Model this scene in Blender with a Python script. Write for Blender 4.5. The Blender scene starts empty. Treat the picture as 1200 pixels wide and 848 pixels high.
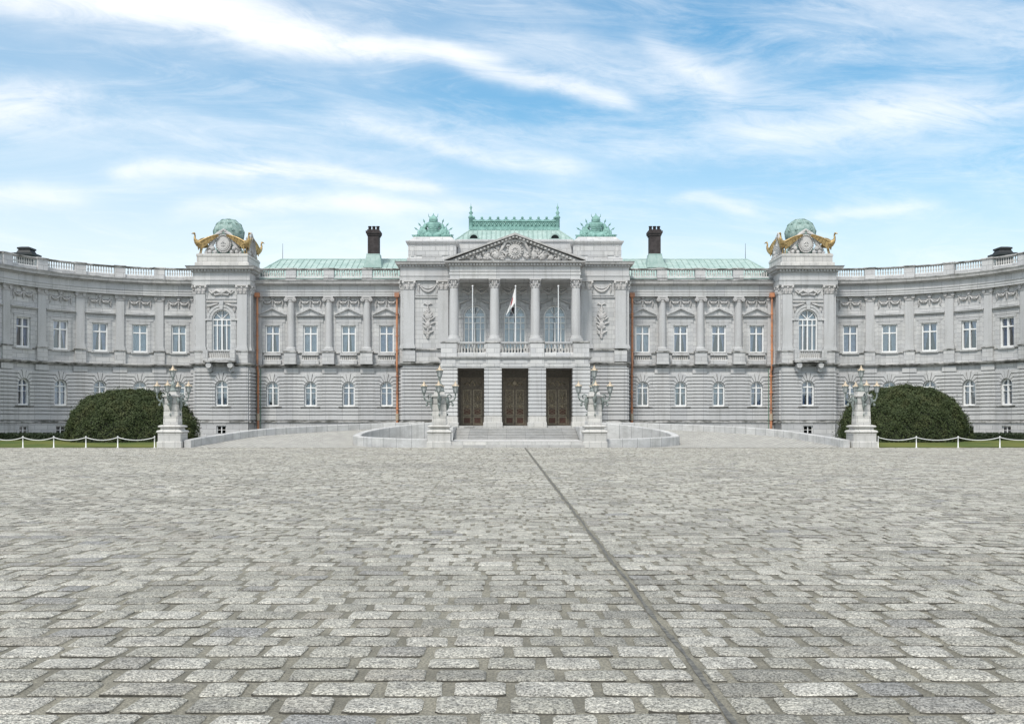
import bpy, math, random
import numpy as np
from mathutils import Matrix, Vector
R = math.radians
sc = bpy.context.scene
col = sc.collection
PI = math.pi

# ------------------------------------------------------------------ camera
CX, CZ, F = -0.64, 1.9, 1200.0
cam_d = bpy.data.cameras.new('camera')
cam_d.sensor_width = 36.0; cam_d.lens = 36.0
cam_d.shift_x = 4.7/1200; cam_d.shift_y = 69/1200
cam_d.clip_start = 0.1; cam_d.clip_end = 6000
cam = bpy.data.objects.new('camera', cam_d); col.objects.link(cam)
cam.location = (CX, 0, CZ); cam.rotation_euler = (R(90), 0, 0)
sc.camera = cam

# ------------------------------------------------------------------ light
SUN_EL, SUN_AZ = 53.0, 201.0        # azimuth clockwise from +Y: high, behind the camera, a little to its left
sun_d = bpy.data.lights.new('sun', 'SUN'); sun_d.energy = 2.2; sun_d.angle = R(12); sun_d.color = (1.0, .94, .87)
sun = bpy.data.objects.new('sun', sun_d); col.objects.link(sun)
sdir = Vector((math.sin(R(SUN_AZ))*math.cos(R(SUN_EL)), math.cos(R(SUN_AZ))*math.cos(R(SUN_EL)), math.sin(R(SUN_EL))))
sun.rotation_euler = sdir.to_track_quat('Z', 'Y').to_euler()
sc.view_settings.view_transform = 'Standard'; sc.view_settings.look = 'None'
sc.view_settings.exposure = 0.50; sc.view_settings.gamma = 1.0; sc.view_settings.use_curve_mapping = False

class NT:
    """tiny node-expression helper"""
    def __init__(s, tree): s.t = tree; s.n = tree.nodes; s.l = tree.links
    def new(s, typ, **kw):
        n = s.n.new(typ)
        for k, v in kw.items(): setattr(n, k, v)
        return n
    def put(s, sock, v):
        if hasattr(v, 'is_linked'): s.l.new(v, sock)
        else: sock.default_value = v
    def m(s, op, a, b=0.0, c=0.0, clamp=False):
        n = s.new('ShaderNodeMath', operation=op, use_clamp=clamp)
        s.put(n.inputs[0], a); s.put(n.inputs[1], b); s.put(n.inputs[2], c)
        return n.outputs[0]
    def add(s, a, b): return s.m('ADD', a, b)
    def sub(s, a, b): return s.m('SUBTRACT', a, b)
    def mul(s, a, b): return s.m('MULTIPLY', a, b)
    def sep(s, v):
        n = s.new('ShaderNodeSeparateXYZ'); s.l.new(v, n.inputs[0]); return n.outputs
    def comb(s, x, y, z):
        n = s.new('ShaderNodeCombineXYZ')
        for i, v in enumerate((x, y, z)): s.put(n.inputs[i], v)
        return n.outputs[0]
    def noise(s, vec, scale, detail=5, rough=.55, dist=0.0, color=False):
        n = s.new('ShaderNodeTexNoise'); s.l.new(vec, n.inputs['Vector'])
        n.inputs['Scale'].default_value = scale; n.inputs['Detail'].default_value = detail
        n.inputs['Roughness'].default_value = rough; n.inputs['Distortion'].default_value = dist
        return n.outputs['Color' if color else 'Fac']
    def ramp(s, f, lo, hi, a=0.0, b=1.0):
        n = s.new('ShaderNodeMapRange', interpolation_type='SMOOTHSTEP'); s.l.new(f, n.inputs[0])
        for i, v in enumerate((lo, hi, a, b)): n.inputs[i+1].default_value = v
        return n.outputs[0]
    def mix(s, f, a, b, blend='MIX'):
        n = s.new('ShaderNodeMix', data_type='RGBA', blend_type=blend)
        s.put(n.inputs[0], f)
        for i, v in ((6, a), (7, b)):
            if hasattr(v, 'is_linked'): s.l.new(v, n.inputs[i])
            else: n.inputs[i].default_value = (*v, 1) if len(v) == 3 else v
        return n.outputs[2]
    def vmul(s, v, xyz):
        n = s.new('ShaderNodeVectorMath', operation='MULTIPLY'); s.l.new(v, n.inputs[0]); n.inputs[1].default_value = xyz
        return n.outputs[0]

# ------------------------------------------------------------------ sky with thin clouds, defined over directions
w = bpy.data.worlds.new('World'); sc.world = w; w.use_nodes = True
t = NT(w.node_tree); t.n.clear()
sky = t.new('ShaderNodeTexSky', sky_type='NISHITA'); sky.sun_disc = False
sky.sun_elevation = R(SUN_EL); sky.sun_rotation = R(SUN_AZ)
sky.air_density = 1.3; sky.dust_density = 1.0; sky.ozone_density = 4.0
tc = t.new('ShaderNodeTexCoord').outputs['Generated']
dx, dy, dz = t.sep(tc)
ay = t.m('MAXIMUM', t.m('ABSOLUTE', dy), 0.08)
P = t.m('DIVIDE', dx, ay); Q = t.m('DIVIDE', dz, ay)
pq = t.comb(P, Q, 0.0)
wn = t.noise(pq, 3.2, 6, .55, color=True); wr, wg, wb = t.sep(wn)
fine = t.noise(t.comb(t.add(P, t.mul(Q, 1.6)), t.mul(Q, 3.4), 3.1), 10.0, 10, .70, .8)
Pw = t.add(P, t.mul(t.sub(wr, .5), .10)); Qw = t.add(Q, t.mul(t.sub(wg, .5), .075))
def ix(x): return (x-595.3)/F
def iy(y): return (493-y)/F
strokes = [  # centre line of each cloud in the sky, half width, strength
    (-300, -60, 200, 5, 34, 1.3), (60, -2, 330, 38, 20, 1.3), (330, 44, 500, 70, 9, .9), (400, 66, 560, 76, 10, .8), (540, 82, 720, 122, 9, 1.0), (-40, 120, 12, 118, 22, 1.1),
    (165, 200, 330, 203, 8, .75), (300, 205, 490, 220, 6, .8), (415, 152, 660, 198, 9, .6), (900, 160, 1080, 140, 26, .62),
    (1080, 132, 1300, 122, 18, .4), (810, 234, 870, 240, 6, .5), (975, 250, 1070, 248, 6, .5), (-60, 222, 60, 226, 12, .7),
    (660, 70, 860, 110, 30, .42), (780, 60, 830, 95, 12, .5), (250, 245, 520, 240, 9, .6), (1000, 10, 1300, 60, 38, .42), (120, 150, 420, 190, 30, .22), (600, 160, 760, 175, 14, .35)]
cl = None
for x0, y0, x1, y1, hw, s_ in strokes:
    ax, az, bx, bz = ix(x0), iy(y0), ix(x1), iy(y1)
    L = math.hypot(bx-ax, bz-az); ux, uz = (bx-ax)/L, (bz-az)/L
    rx, rz = t.sub(Pw, ax), t.sub(Qw, az)
    al = t.add(t.mul(rx, ux), t.mul(rz, uz)); ac = t.sub(t.mul(rz, ux), t.mul(rx, uz))
    over = t.m('SUBTRACT', t.m('ABSOLUTE', t.sub(al, L/2)), L/2); over = t.m('MAXIMUM', over, 0.0)
    d2 = t.add(t.m('POWER', t.m('DIVIDE', ac, hw/F), 2.0), t.m('POWER', t.m('DIVIDE', over, 3.0*hw/F), 2.0))
    g = t.mul(t.m('EXPONENT', t.mul(d2, -.8)), s_)
    cl = g if cl is None else t.add(cl, g)
cl = t.mul(cl, t.ramp(fine, .24, .68, .22, 1.30))
big = t.noise(t.comb(t.add(P, t.mul(Q, .8)), t.mul(Q, 3.4), 7.7), 2.6, 7, .6, .5)
veil = t.mul(t.ramp(big, .44, .80), .34)
wisp = t.mul(t.ramp(t.noise(t.comb(t.add(P, t.mul(Q, 1.4)), t.mul(Q, 4.2), 1.7), 5.5, 11, .72, 1.2), .42, .84), .42)
hz = t.ramp(Q, .10, .30, 1.05, .0)
left = t.ramp(P, -.5, .30, .30, .04)
tot = t.add(t.add(cl, veil), t.add(t.add(hz, wisp), left))
tot = t.m('SUBTRACT', 1.0, t.m('EXPONENT', t.mul(tot, -1.15)))
up = t.m('MAXIMUM', t.ramp(dz, .40, .62), t.ramp(dy, .55, .15))      # unseen thin overcast added overhead and behind for brighter, whiter light
tot = t.m('MAXIMUM', tot, t.mul(up, t.add(.72, t.mul(veil, .6))))
skyc = t.mix(1.0, sky.outputs[0], (.40, 1.13, 1.30), 'MULTIPLY')
cloudc = t.mix(t.ramp(big, .3, .7), (8.6, 8.9, 9.3), (9.6, 9.7, 9.8))
outc = t.mix(tot, skyc, cloudc)
bg = t.new('ShaderNodeBackground'); t.l.new(outc, bg.inputs[0]); bg.inputs[1].default_value = .085
wo = t.new('ShaderNodeOutputWorld'); t.l.new(bg.outputs[0], wo.inputs[0])

# ------------------------------------------------------------------ materials
MAT = {}
def mat(name, rough=.8, metallic=0.0, spec=.3):
    m = bpy.data.materials.new(name); m.use_nodes = True
    n = NT(m.node_tree); b = m.node_tree.nodes['Principled BSDF']
    b.inputs['Roughness'].default_value = rough; b.inputs['Metallic'].default_value = metallic
    b.inputs['Specular IOR Level'].default_value = spec
    MAT[name] = m
    return n, b
def bump(n, b, h, strength=.3, dist=.02):
    bp = n.new('ShaderNodeBump'); n.l.new(h, bp.inputs['Height']); bp.inputs['Strength'].default_value = strength
    bp.inputs['Distance'].default_value = dist; n.l.new(bp.outputs[0], b.inputs['Normal'])
def pos(n): return n.new('ShaderNodeNewGeometry').outputs['Position']
def uv(n): return n.new('ShaderNodeTexCoord').outputs['UV']

def stone(name, base, bw=1.25, bh=.42, joint=.022, stain=.25, mold=0.0, streak=.35):
    n, b = mat(name, .85, 0, .2)
    p = pos(n); c = uv(n)
    br = n.new('ShaderNodeTexBrick'); n.l.new(c, br.inputs['Vector'])
    br.inputs['Scale'].default_value = 1.0; br.inputs['Brick Width'].default_value = bw; br.inputs['Row Height'].default_value = bh
    br.inputs['Mortar Size'].default_value = joint; br.inputs['Mortar Smooth'].default_value = .3; br.inputs['Bias'].default_value = 0
    br.inputs['Color1'].default_value = (.86, .86, .875, 1); br.inputs['Color2'].default_value = (1.05, 1.04, 1.03, 1); br.inputs['Mortar'].default_value = (.58, .58, .59, 1)
    cb = n.mix(1.0, br.outputs['Color'], base, 'MULTIPLY')
    big = n.noise(p, .55, 6, .6)
    cb = n.mix(n.mul(n.ramp(big, .42, .75), stain), cb, (base[0]*.62, base[1]*.61, base[2]*.58))
    if streak:
        st = n.noise(n.vmul(p, (2.2, 2.2, .16)), 1.0, 5, .6)
        cb = n.mix(n.mul(n.ramp(st, .46, .72), streak*1.2), cb, (base[0]*.50, base[1]*.50, base[2]*.48))
    if mold:
        mo = n.noise(n.vmul(p, (.8, .8, 2.0)), 1.3, 7, .68)
        cb = n.mix(n.mul(n.ramp(mo, .40, .62), mold), cb, (.035, .036, .028))
    sp = n.noise(p, 22, 3, .7)
    cb = n.mix(1.0, cb, n.mix(n.ramp(sp, .3, .7), (.88, .88, .88), (1.1, 1.1, 1.1)), 'MULTIPLY')
    n.l.new(cb, b.inputs['Base Color'])
    bump(n, b, n.noise(p, 14, 4, .6), .25, .02)
BASE = (.575, .577, .575)
stone('stone', BASE)
stone('stone_rustic', (.585, .587, .585), 1.6, 9.0, .02, .22, 0, .28)
stone('stone_smooth', BASE, 1.7, 9.0, .02, .25, 0, .30)
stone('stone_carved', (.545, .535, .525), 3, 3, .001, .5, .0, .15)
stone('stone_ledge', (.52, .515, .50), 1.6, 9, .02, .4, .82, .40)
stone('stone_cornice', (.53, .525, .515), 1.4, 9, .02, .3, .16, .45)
stone('stone_pale', (.60, .59, .565), .85, .45, .02, .35, .03, .3)
stone('stone_wall', (.60, .60, .59), 1.15, 5.0, .035, .45, .14, .3)
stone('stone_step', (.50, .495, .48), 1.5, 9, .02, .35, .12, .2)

def simple(name, c, rough=.6, metallic=0, spec=.4, var=.25, scale=6, c2=None):
    n, b = mat(name, rough, metallic, spec)
    f = n.noise(pos(n), scale, 5, .65)
    c2 = c2 or tuple(x*(1-var) for x in c)
    n.l.new(n.mix(n.ramp(f, .35, .68), c, c2), b.inputs['Base Color'])
    return n, b
simple('white_paint', (.84, .84, .83), .45, 0, .4, .06, 4)
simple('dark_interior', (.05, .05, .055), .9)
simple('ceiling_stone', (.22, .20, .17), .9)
n, b = simple('copper_green', (.30, .41, .38), .75, 0, .3, .3, 1.2, (.40, .50, .47))
n2 = n.noise(n.vmul(pos(n), (3, 3, .35)), 1.2, 5, .65); old = b.inputs['Base Color'].links[0].from_socket
n.l.new(n.mix(n.mul(n.ramp(n2, .52, .72), .55), old, (.19, .31, .28)), b.inputs['Base Color'])
n, b = simple('copper_sculpture', (.27, .46, .415), .75, 0, .3, .3, 2.5, (.17, .31, .28))
simple('globe_green', (.19, .29, .265), .75, 0, .3, .3, 2.4, (.35, .45, .42))
n, b = mat('gilt', .45, .55, .5)
f = n.noise(pos(n), 5, 5, .65); n.l.new(n.mix(n.ramp(f, .35, .7), (.56, .39, .17), (.25, .18, .09)), b.inputs['Base Color'])
simple('copper_pipe', (.66, .29, .15), .55, .0, .4, .5, 1.0, (.40, .20, .13))
simple('bronze_patina', (.27, .305, .29), .6, .1, .4, .4, 9, (.15, .175, .165))
simple('lamp_gilt', (.60, .49, .36), .55, .1, .5, .3, 8)
simple('door_bronze', (.21, .175, .14), .5, .1, .4, .5, 5, (.34, .28, .21))
simple('door_ornament', (.62, .52, .37), .5, .5, .4, .5, 9)
simple('door_red', (.22, .12, .09), .5, .3, .4, .4, 6)
simple('chimney_stone', (.07, .06, .06), .9, 0, .2, .4, 3)
simple('black_metal', (.03, .033, .035), .6)
simple('rubber_mat', (.02, .02, .02), .9)
simple('steel_pole', (.78, .78, .78), .35, .2, .5, .05)
simple('pipe_green', (.17, .30, .22), .6)
n, b = simple('curtain', (.44, .52, .70), .9, 0, .1, .15, 3, (.28, .35, .52))
n, b = simple('curtain_pale', (.60, .67, .74), .9, 0, .1, .12, 3, (.46, .54, .64))
# glass: mostly clear, with the sky in it
m = bpy.data.materials.new('glass'); m.use_nodes = True; n = NT(m.node_tree); n.n.clear()
tr = n.new('ShaderNodeBsdfTransparent'); tr.inputs[0].default_value = (.86, .92, .96, 1)
gl = n.new('ShaderNodeBsdfGlossy'); gl.inputs['Roughness'].default_value = .04; gl.inputs[0].default_value = (.95, .97, 1, 1)
lw = n.new('ShaderNodeFresnel'); lw.inputs[0].default_value = 1.5
fac = n.m('ADD', n.mul(lw.outputs[0], 1.0), .16, clamp=True)
mx = n.new('ShaderNodeMixShader'); n.l.new(fac, mx.inputs[0]); n.l.new(tr.outputs[0], mx.inputs[1]); n.l.new(gl.outputs[0], mx.inputs[2])
o_ = n.new('ShaderNodeOutputMaterial'); n.l.new(mx.outputs[0], o_.inputs[0]); MAT['glass'] = m
simple('lantern_glass', (.46, .48, .48), .15, 0, .5, .15, 5)
# flag cloth with a red disc, by uv
n, b = mat('flag_cloth', .9, 0, .1)
x_, y_, _z = n.sep(uv(n))
d = n.m('SQRT', n.add(n.m('POWER', n.mul(n.sub(x_, .5), 1.5), 2.0), n.m('POWER', n.sub(y_, .5), 2.0)))
n.l.new(n.mix(n.m('LESS_THAN', d, .24), (.84, .83, .82), (.66, .09, .10)), b.inputs['Base Color'])
# foliage
def foliage(name, a, bcol, c):
    n, b = mat(name, .6, 0, .25)
    ri = n.new('ShaderNodeNewGeometry').outputs['Random Per Island']
    cc = n.mix(ri, a, bcol)
    cc = n.mix(n.mul(n.ramp(n.noise(pos(n), .9, 4, .6), .45, .7), .6), cc, c)
    n.l.new(cc, b.inputs['Base Color'])
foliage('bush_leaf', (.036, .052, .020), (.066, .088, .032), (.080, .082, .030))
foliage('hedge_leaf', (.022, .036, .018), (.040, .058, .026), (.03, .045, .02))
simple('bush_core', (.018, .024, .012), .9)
n, b = simple('lawn', (.15, .16, .05), .95, 0, .1, .3, .22, (.085, .12, .04))
bump(n, b, n.noise(pos(n), 30, 4, .7), .6, .05)
n, b = simple('ground', (.16, .155, .14), .95, 0, .1, .3, .2)
# setts
n, b = mat('sett', .8, 0, .3)
p = pos(n); ri = n.new('ShaderNodeNewGeometry').outputs['Random Per Island']
cr = n.new('ShaderNodeValToRGB'); n.l.new(ri, cr.inputs[0]); e = cr.color_ramp.elements
for i, (pp, c) in enumerate([(0, (.33, .318, .28)), (.15, (.44, .425, .37)), (.45, (.53, .512, .452)), (.7, (.59, .568, .503)), (.82, (.66, .638, .577)), (.92, (.43, .402, .345)), (1, (.36, .36, .355))]):
    el = e[i] if i < 2 else e.new(pp)
    el.position = pp; el.color = (*c, 1)
c = cr.outputs[0]
stn = n.noise(n.vmul(p, (.10, .16, 1)), 1.0, 5, .6)
c = n.mix(n.mul(n.ramp(stn, .46, .68), .40), c, (.27, .265, .25))
st2 = n.noise(p, 2.6, 6, .65)
c = n.mix(n.mul(n.ramp(st2, .48, .70), .60), c, (.24, .235, .22))
ck = n.noise(n.vmul(p, (1, 1.9, 1)), 6.5, 7, .72, 1.2)
c = n.mix(n.mul(n.ramp(n.m('ABSOLUTE', n.sub(ck, .5)), .045, .0), .75), c, (.13, .125, .115))
st3 = n.noise(p, 9, 5, .7)
c = n.mix(n.mul(n.ramp(st3, .54, .70), .5), c, (.21, .205, .195))
sp = n.noise(p, 55, 3, .75)
c = n.mix(1.0, c, n.mix(n.ramp(sp, .36, .62), (.34, .34, .33), (1.42, 1.41, 1.39)), 'MULTIPLY')
n.l.new(c, b.inputs['Base Color'])
bump(n, b, n.add(n.noise(p, 40, 4, .7), n.mul(n.noise(p, 8, 4, .65), 2.2)), .9, .03)
simple('sett_rim_shade', (.085, .080, .068), .95, 0, .1, .5, 14)
n, b = mat('joint_sand', .95, 0, .1)
p = pos(n); c = n.mix(n.ramp(n.noise(p, 1.2, 6, .65), .35, .65), (.20, .19, .155), (.33, .31, .25))
c = n.mix(n.mul(n.ramp(n.noise(p, 50, 3, .7), .4, .6), .6), c, (.10, .097, .085)); n.l.new(c, b.inputs['Base Color'])
bump(n, b, n.noise(p, 45, 4, .7), .8, .02)
simple('seam_dark', (.09, .09, .085), .9, 0, .1, .5, 14, (.19, .185, .165))
# driveway: small setts far away
n, b = mat('drive_setts', .85, 0, .2)
p = pos(n); br = n.new('ShaderNodeTexBrick'); n.l.new(p, br.inputs['Vector']); br.inputs['Scale'].default_value = 1
br.inputs['Brick Width'].default_value = .42; br.inputs['Row Height'].default_value = .4; br.inputs['Mortar Size'].default_value = .045
br.inputs['Color1'].default_value = (.42, .41, .39, 1); br.inputs['Color2'].default_value = (.56, .55, .51, 1); br.inputs['Mortar'].default_value = (.2, .19, .16, 1)
n.l.new(n.mix(n.mul(n.ramp(n.noise(p, .8, 6, .7), .45, .7), .5), br.outputs['Color'], (.27, .265, .245)), b.inputs['Base Color'])
bump(n, b, n.noise(p, 12, 5, .7), .8, .05)

# ------------------------------------------------------------------ mesh builder
class Flat:
    curved = False
    def __init__(s, ox, oy, ang=0.0): s.o = (ox, oy); s.a = ang; s.d = (math.cos(ang), math.sin(ang)); s.nn = (s.d[1], -s.d[0])
    def __call__(s, u, v, w): return (s.o[0]+s.d[0]*u+s.nn[0]*w, s.o[1]+s.d[1]*u+s.nn[1]*w, v)
    def ang(s, u): return s.a
class Arc:
    curved = True
    def __init__(s, cx, y0, r): s.cx = cx; s.cy = y0-r; s.r = r
    def __call__(s, u, v, w):
        a = u/s.r
        if abs(a) <= PI/2: return (s.cx+(s.r-w)*math.sin(a), s.cy+(s.r-w)*math.cos(a), v)
        sg = 1 if a > 0 else -1
        return (s.cx+sg*(s.r-w), s.cy-(abs(u)-s.r*PI/2), v)
    def ang(s, u): return -max(-PI/2, min(PI/2, u/s.r))

class MB:
    def __init__(s): s.v = []; s.f = []; s.uv = []; s.sm = []; s.mi = []; s.mats = []; s.cur = 0
    def use(s, m):
        if m not in s.mats: s.mats.append(m)
        s.cur = s.mats.index(m); return s
    def raw(s, verts, faces, smooth=False, uvs=None):
        o = len(s.v); s.v.extend(verts)
        for fc in faces:
            s.f.append(tuple(o+i for i in fc)); s.sm.append(smooth); s.mi.append(s.cur)
            if uvs: s.uv.extend(uvs[i] for i in fc)
            else:
                a, b_, c_ = (verts[fc[0]], verts[fc[1]], verts[fc[2]])
                e1 = (b_[0]-a[0], b_[1]-a[1], b_[2]-a[2]); e2 = (c_[0]-a[0], c_[1]-a[1], c_[2]-a[2])
                nx = abs(e1[1]*e2[2]-e1[2]*e2[1]); ny = abs(e1[2]*e2[0]-e1[0]*e2[2]); nz = abs(e1[0]*e2[1]-e1[1]*e2[0])
                if nz > nx and nz > ny: s.uv.extend((verts[i][0], verts[i][1]) for i in fc)
                elif nx > ny: s.uv.extend((verts[i][1], verts[i][2]) for i in fc)
                else: s.uv.extend((verts[i][0], verts[i][2]) for i in fc)
    def mq(s, M, pts):
        s.raw([M(*p_) for p_ in pts], [tuple(range(len(pts)))], False, [(p_[0]+p_[2], p_[1]+p_[2]) for p_ in pts])
    def box(s, x0, x1, y0, y1, z0, z1):
        v = [(x, y, z) for z in (z0, z1) for y in (y0, y1) for x in (x0, x1)]
        s.raw(v, [(0, 2, 3, 1), (4, 5, 7, 6), (0, 1, 5, 4), (2, 6, 7, 3), (0, 4, 6, 2), (1, 3, 7, 5)])
    def sweep(s, M, u0, u1, prof, closed=False, caps=True, step=.8):
        k = max(1, int(math.ceil(abs(u1-u0)/step))) if M.curved else 1
        us = [u0+(u1-u0)*i/k for i in range(k+1)]
        pr = prof + [prof[0]] if closed else prof
        d = 0
        for (wa, va), (wb, vb) in zip(pr[:-1], pr[1:]):
            for a, b_ in zip(us[:-1], us[1:]):
                s.raw([M(a, va, wa), M(b_, va, wa), M(b_, vb, wb), M(a, vb, wb)], [(0, 1, 2, 3)], False, [(a, va+wa), (b_, va+wa), (b_, vb+wb), (a, vb+wb)])
        if caps:
            for u in (u0, u1): s.mq(M, [(u, v_, w_) for w_, v_ in prof])
    def mbox(s, M, u0, u1, w0, w1, v0, v1, caps=True):
        s.sweep(M, u0, u1, [(w0, v0), (w1, v0), (w1, v1), (w0, v1)], True, caps)
    def prism(s, M, poly, w0, w1):
        s.mq(M, [(u, v, w1) for u, v in poly])
        k = len(poly)
        for i in range(k):
            (a, b_), (c_, d) = poly[i], poly[(i+1) % k]
            s.mq(M, [(a, b_, w0), (c_, d, w0), (c_, d, w1), (a, b_, w1)])
    def rect(s, x0, x1, y0, y1, prof, top=True):
        """a moulding profile [(offset, z)] run round a rectangle in plan with mitred corners"""
        rings = [[(x0-o, y0-o, z), (x1+o, y0-o, z), (x1+o, y1+o, z), (x0-o, y1+o, z)] for o, z in prof]
        for a, b_ in zip(rings[:-1], rings[1:]):
            for i in range(4):
                j = (i+1) % 4
                s.raw([a[i], a[j], b_[j], b_[i]], [(0, 1, 2, 3)])
        if top: s.raw(rings[-1], [(0, 1, 2, 3)])
    def lathe(s, prof, c=(0, 0, 0), nseg=14, sx=1.0, sy=1.0, cap=True):
        v = []; f = []
        for r, z in prof:
            for i in range(nseg):
                a = 2*PI*i/nseg; v.append((c[0]+sx*r*math.cos(a), c[1]+sy*r*math.sin(a), c[2]+z))
        for k in range(len(prof)-1):
            for i in range(nseg):
                j = (i+1) % nseg; f.append((k*nseg+i, k*nseg+j, (k+1)*nseg+j, (k+1)*nseg+i))
        s.raw(v, f, True)
        if cap:
            s.raw(v[-nseg:], [tuple(range(nseg))]); s.raw(v[:nseg], [tuple(range(nseg))])
    def tube(s, pts, rad, nseg=8, flat=1.0):
        k = len(pts); rad = rad if isinstance(rad, (list, tuple)) else [rad]*k
        v = []; f = []; P_ = [Vector(p_) for p_ in pts]
        up = Vector((0, 0, 1))
        for i in range(k):
            d = (P_[min(i+1, k-1)]-P_[max(i-1, 0)]).normalized()
            ref = up if abs(d.z) < .95 else Vector((0, 1, 0))
            a = d.cross(ref).normalized(); b_ = a.cross(d).normalized()
            for j in range(nseg):
                th = 2*PI*j/nseg; q = P_[i]+a*(rad[i]*math.cos(th)*flat)+b_*(rad[i]*math.sin(th)); v.append(tuple(q))
        for i in range(k-1):
            for j in range(nseg):
                j2 = (j+1) % nseg; f.append((i*nseg+j, i*nseg+j2, (i+1)*nseg+j2, (i+1)*nseg+j))
        s.raw(v, f, True); s.raw(v[:nseg], [tuple(range(nseg))]); s.raw(v[-nseg:], [tuple(range(nseg))])
    def ball(s, c, r, nu=10, nv=6, rot=None):
        rx, ry, rz = (r, r, r) if not isinstance(r, (tuple, list)) else r
        v = []; f = []
        for k in range(nv+1):
            ph = -PI/2+PI*k/nv
            for i in range(nu):
                a = 2*PI*i/nu; q = Vector((rx*math.cos(ph)*math.cos(a), ry*math.cos(ph)*math.sin(a), rz*math.sin(ph)))
                if rot: q = rot @ q
                v.append((c[0]+q.x, c[1]+q.y, c[2]+q.z))
        for k in range(nv):
            for i in range(nu):
                j = (i+1) % nu; f.append((k*nu+i, k*nu+j, (k+1)*nu+j, (k+1)*nu+i))
        s.raw(v, f, True)
    def mesh(s, name, m=None):
        me = bpy.data.meshes.new(name)
        me.from_pydata(s.v, [], s.f)
        ul = me.uv_layers.new(name='UVMap'); ul.data.foreach_set('uv', np.array(s.uv, dtype=np.float32).ravel())
        me.polygons.foreach_set('use_smooth', np.array(s.sm, dtype=bool))
        if s.mats:
            for q in s.mats: me.materials.append(MAT[q])
            me.polygons.foreach_set('material_index', np.array(s.mi, dtype=np.int32))
        else: me.materials.append(MAT[m])
        me.update()
        return me
WM = {}
def link(name, me, parent=None, M=None, label=None):
    o = bpy.data.objects.new(name, me); col.objects.link(o)
    M = M or (WM[parent] if (parent is not None and me is None) else Matrix())
    if parent is not None:
        o.parent = parent; o.matrix_parent_inverse = WM[parent].inverted()
    o.matrix_basis = M; WM[o] = M
    if label: o['label'] = label
    return o
def tag(o, label, cat, group=None):
    o['label'] = label; o['category'] = cat
    if group: o['group'] = group
    return o
def thing(name, loc, label, cat, group=None, rz=0.0):
    return tag(link(name, None, None, Matrix.Translation(loc) @ Matrix.Rotation(rz, 4, 'Z')), label, cat, group)
def struct(o): o['kind'] = 'structure'; return o
def part(name, mb, m, parent, label=None): return link(name, mb.mesh(name, m), parent, Matrix(), label)
def at(M, u, v, w=0.0): return Matrix.Translation(M(u, v, w)) @ Matrix.Rotation(M.ang(u), 4, 'Z')

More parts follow.
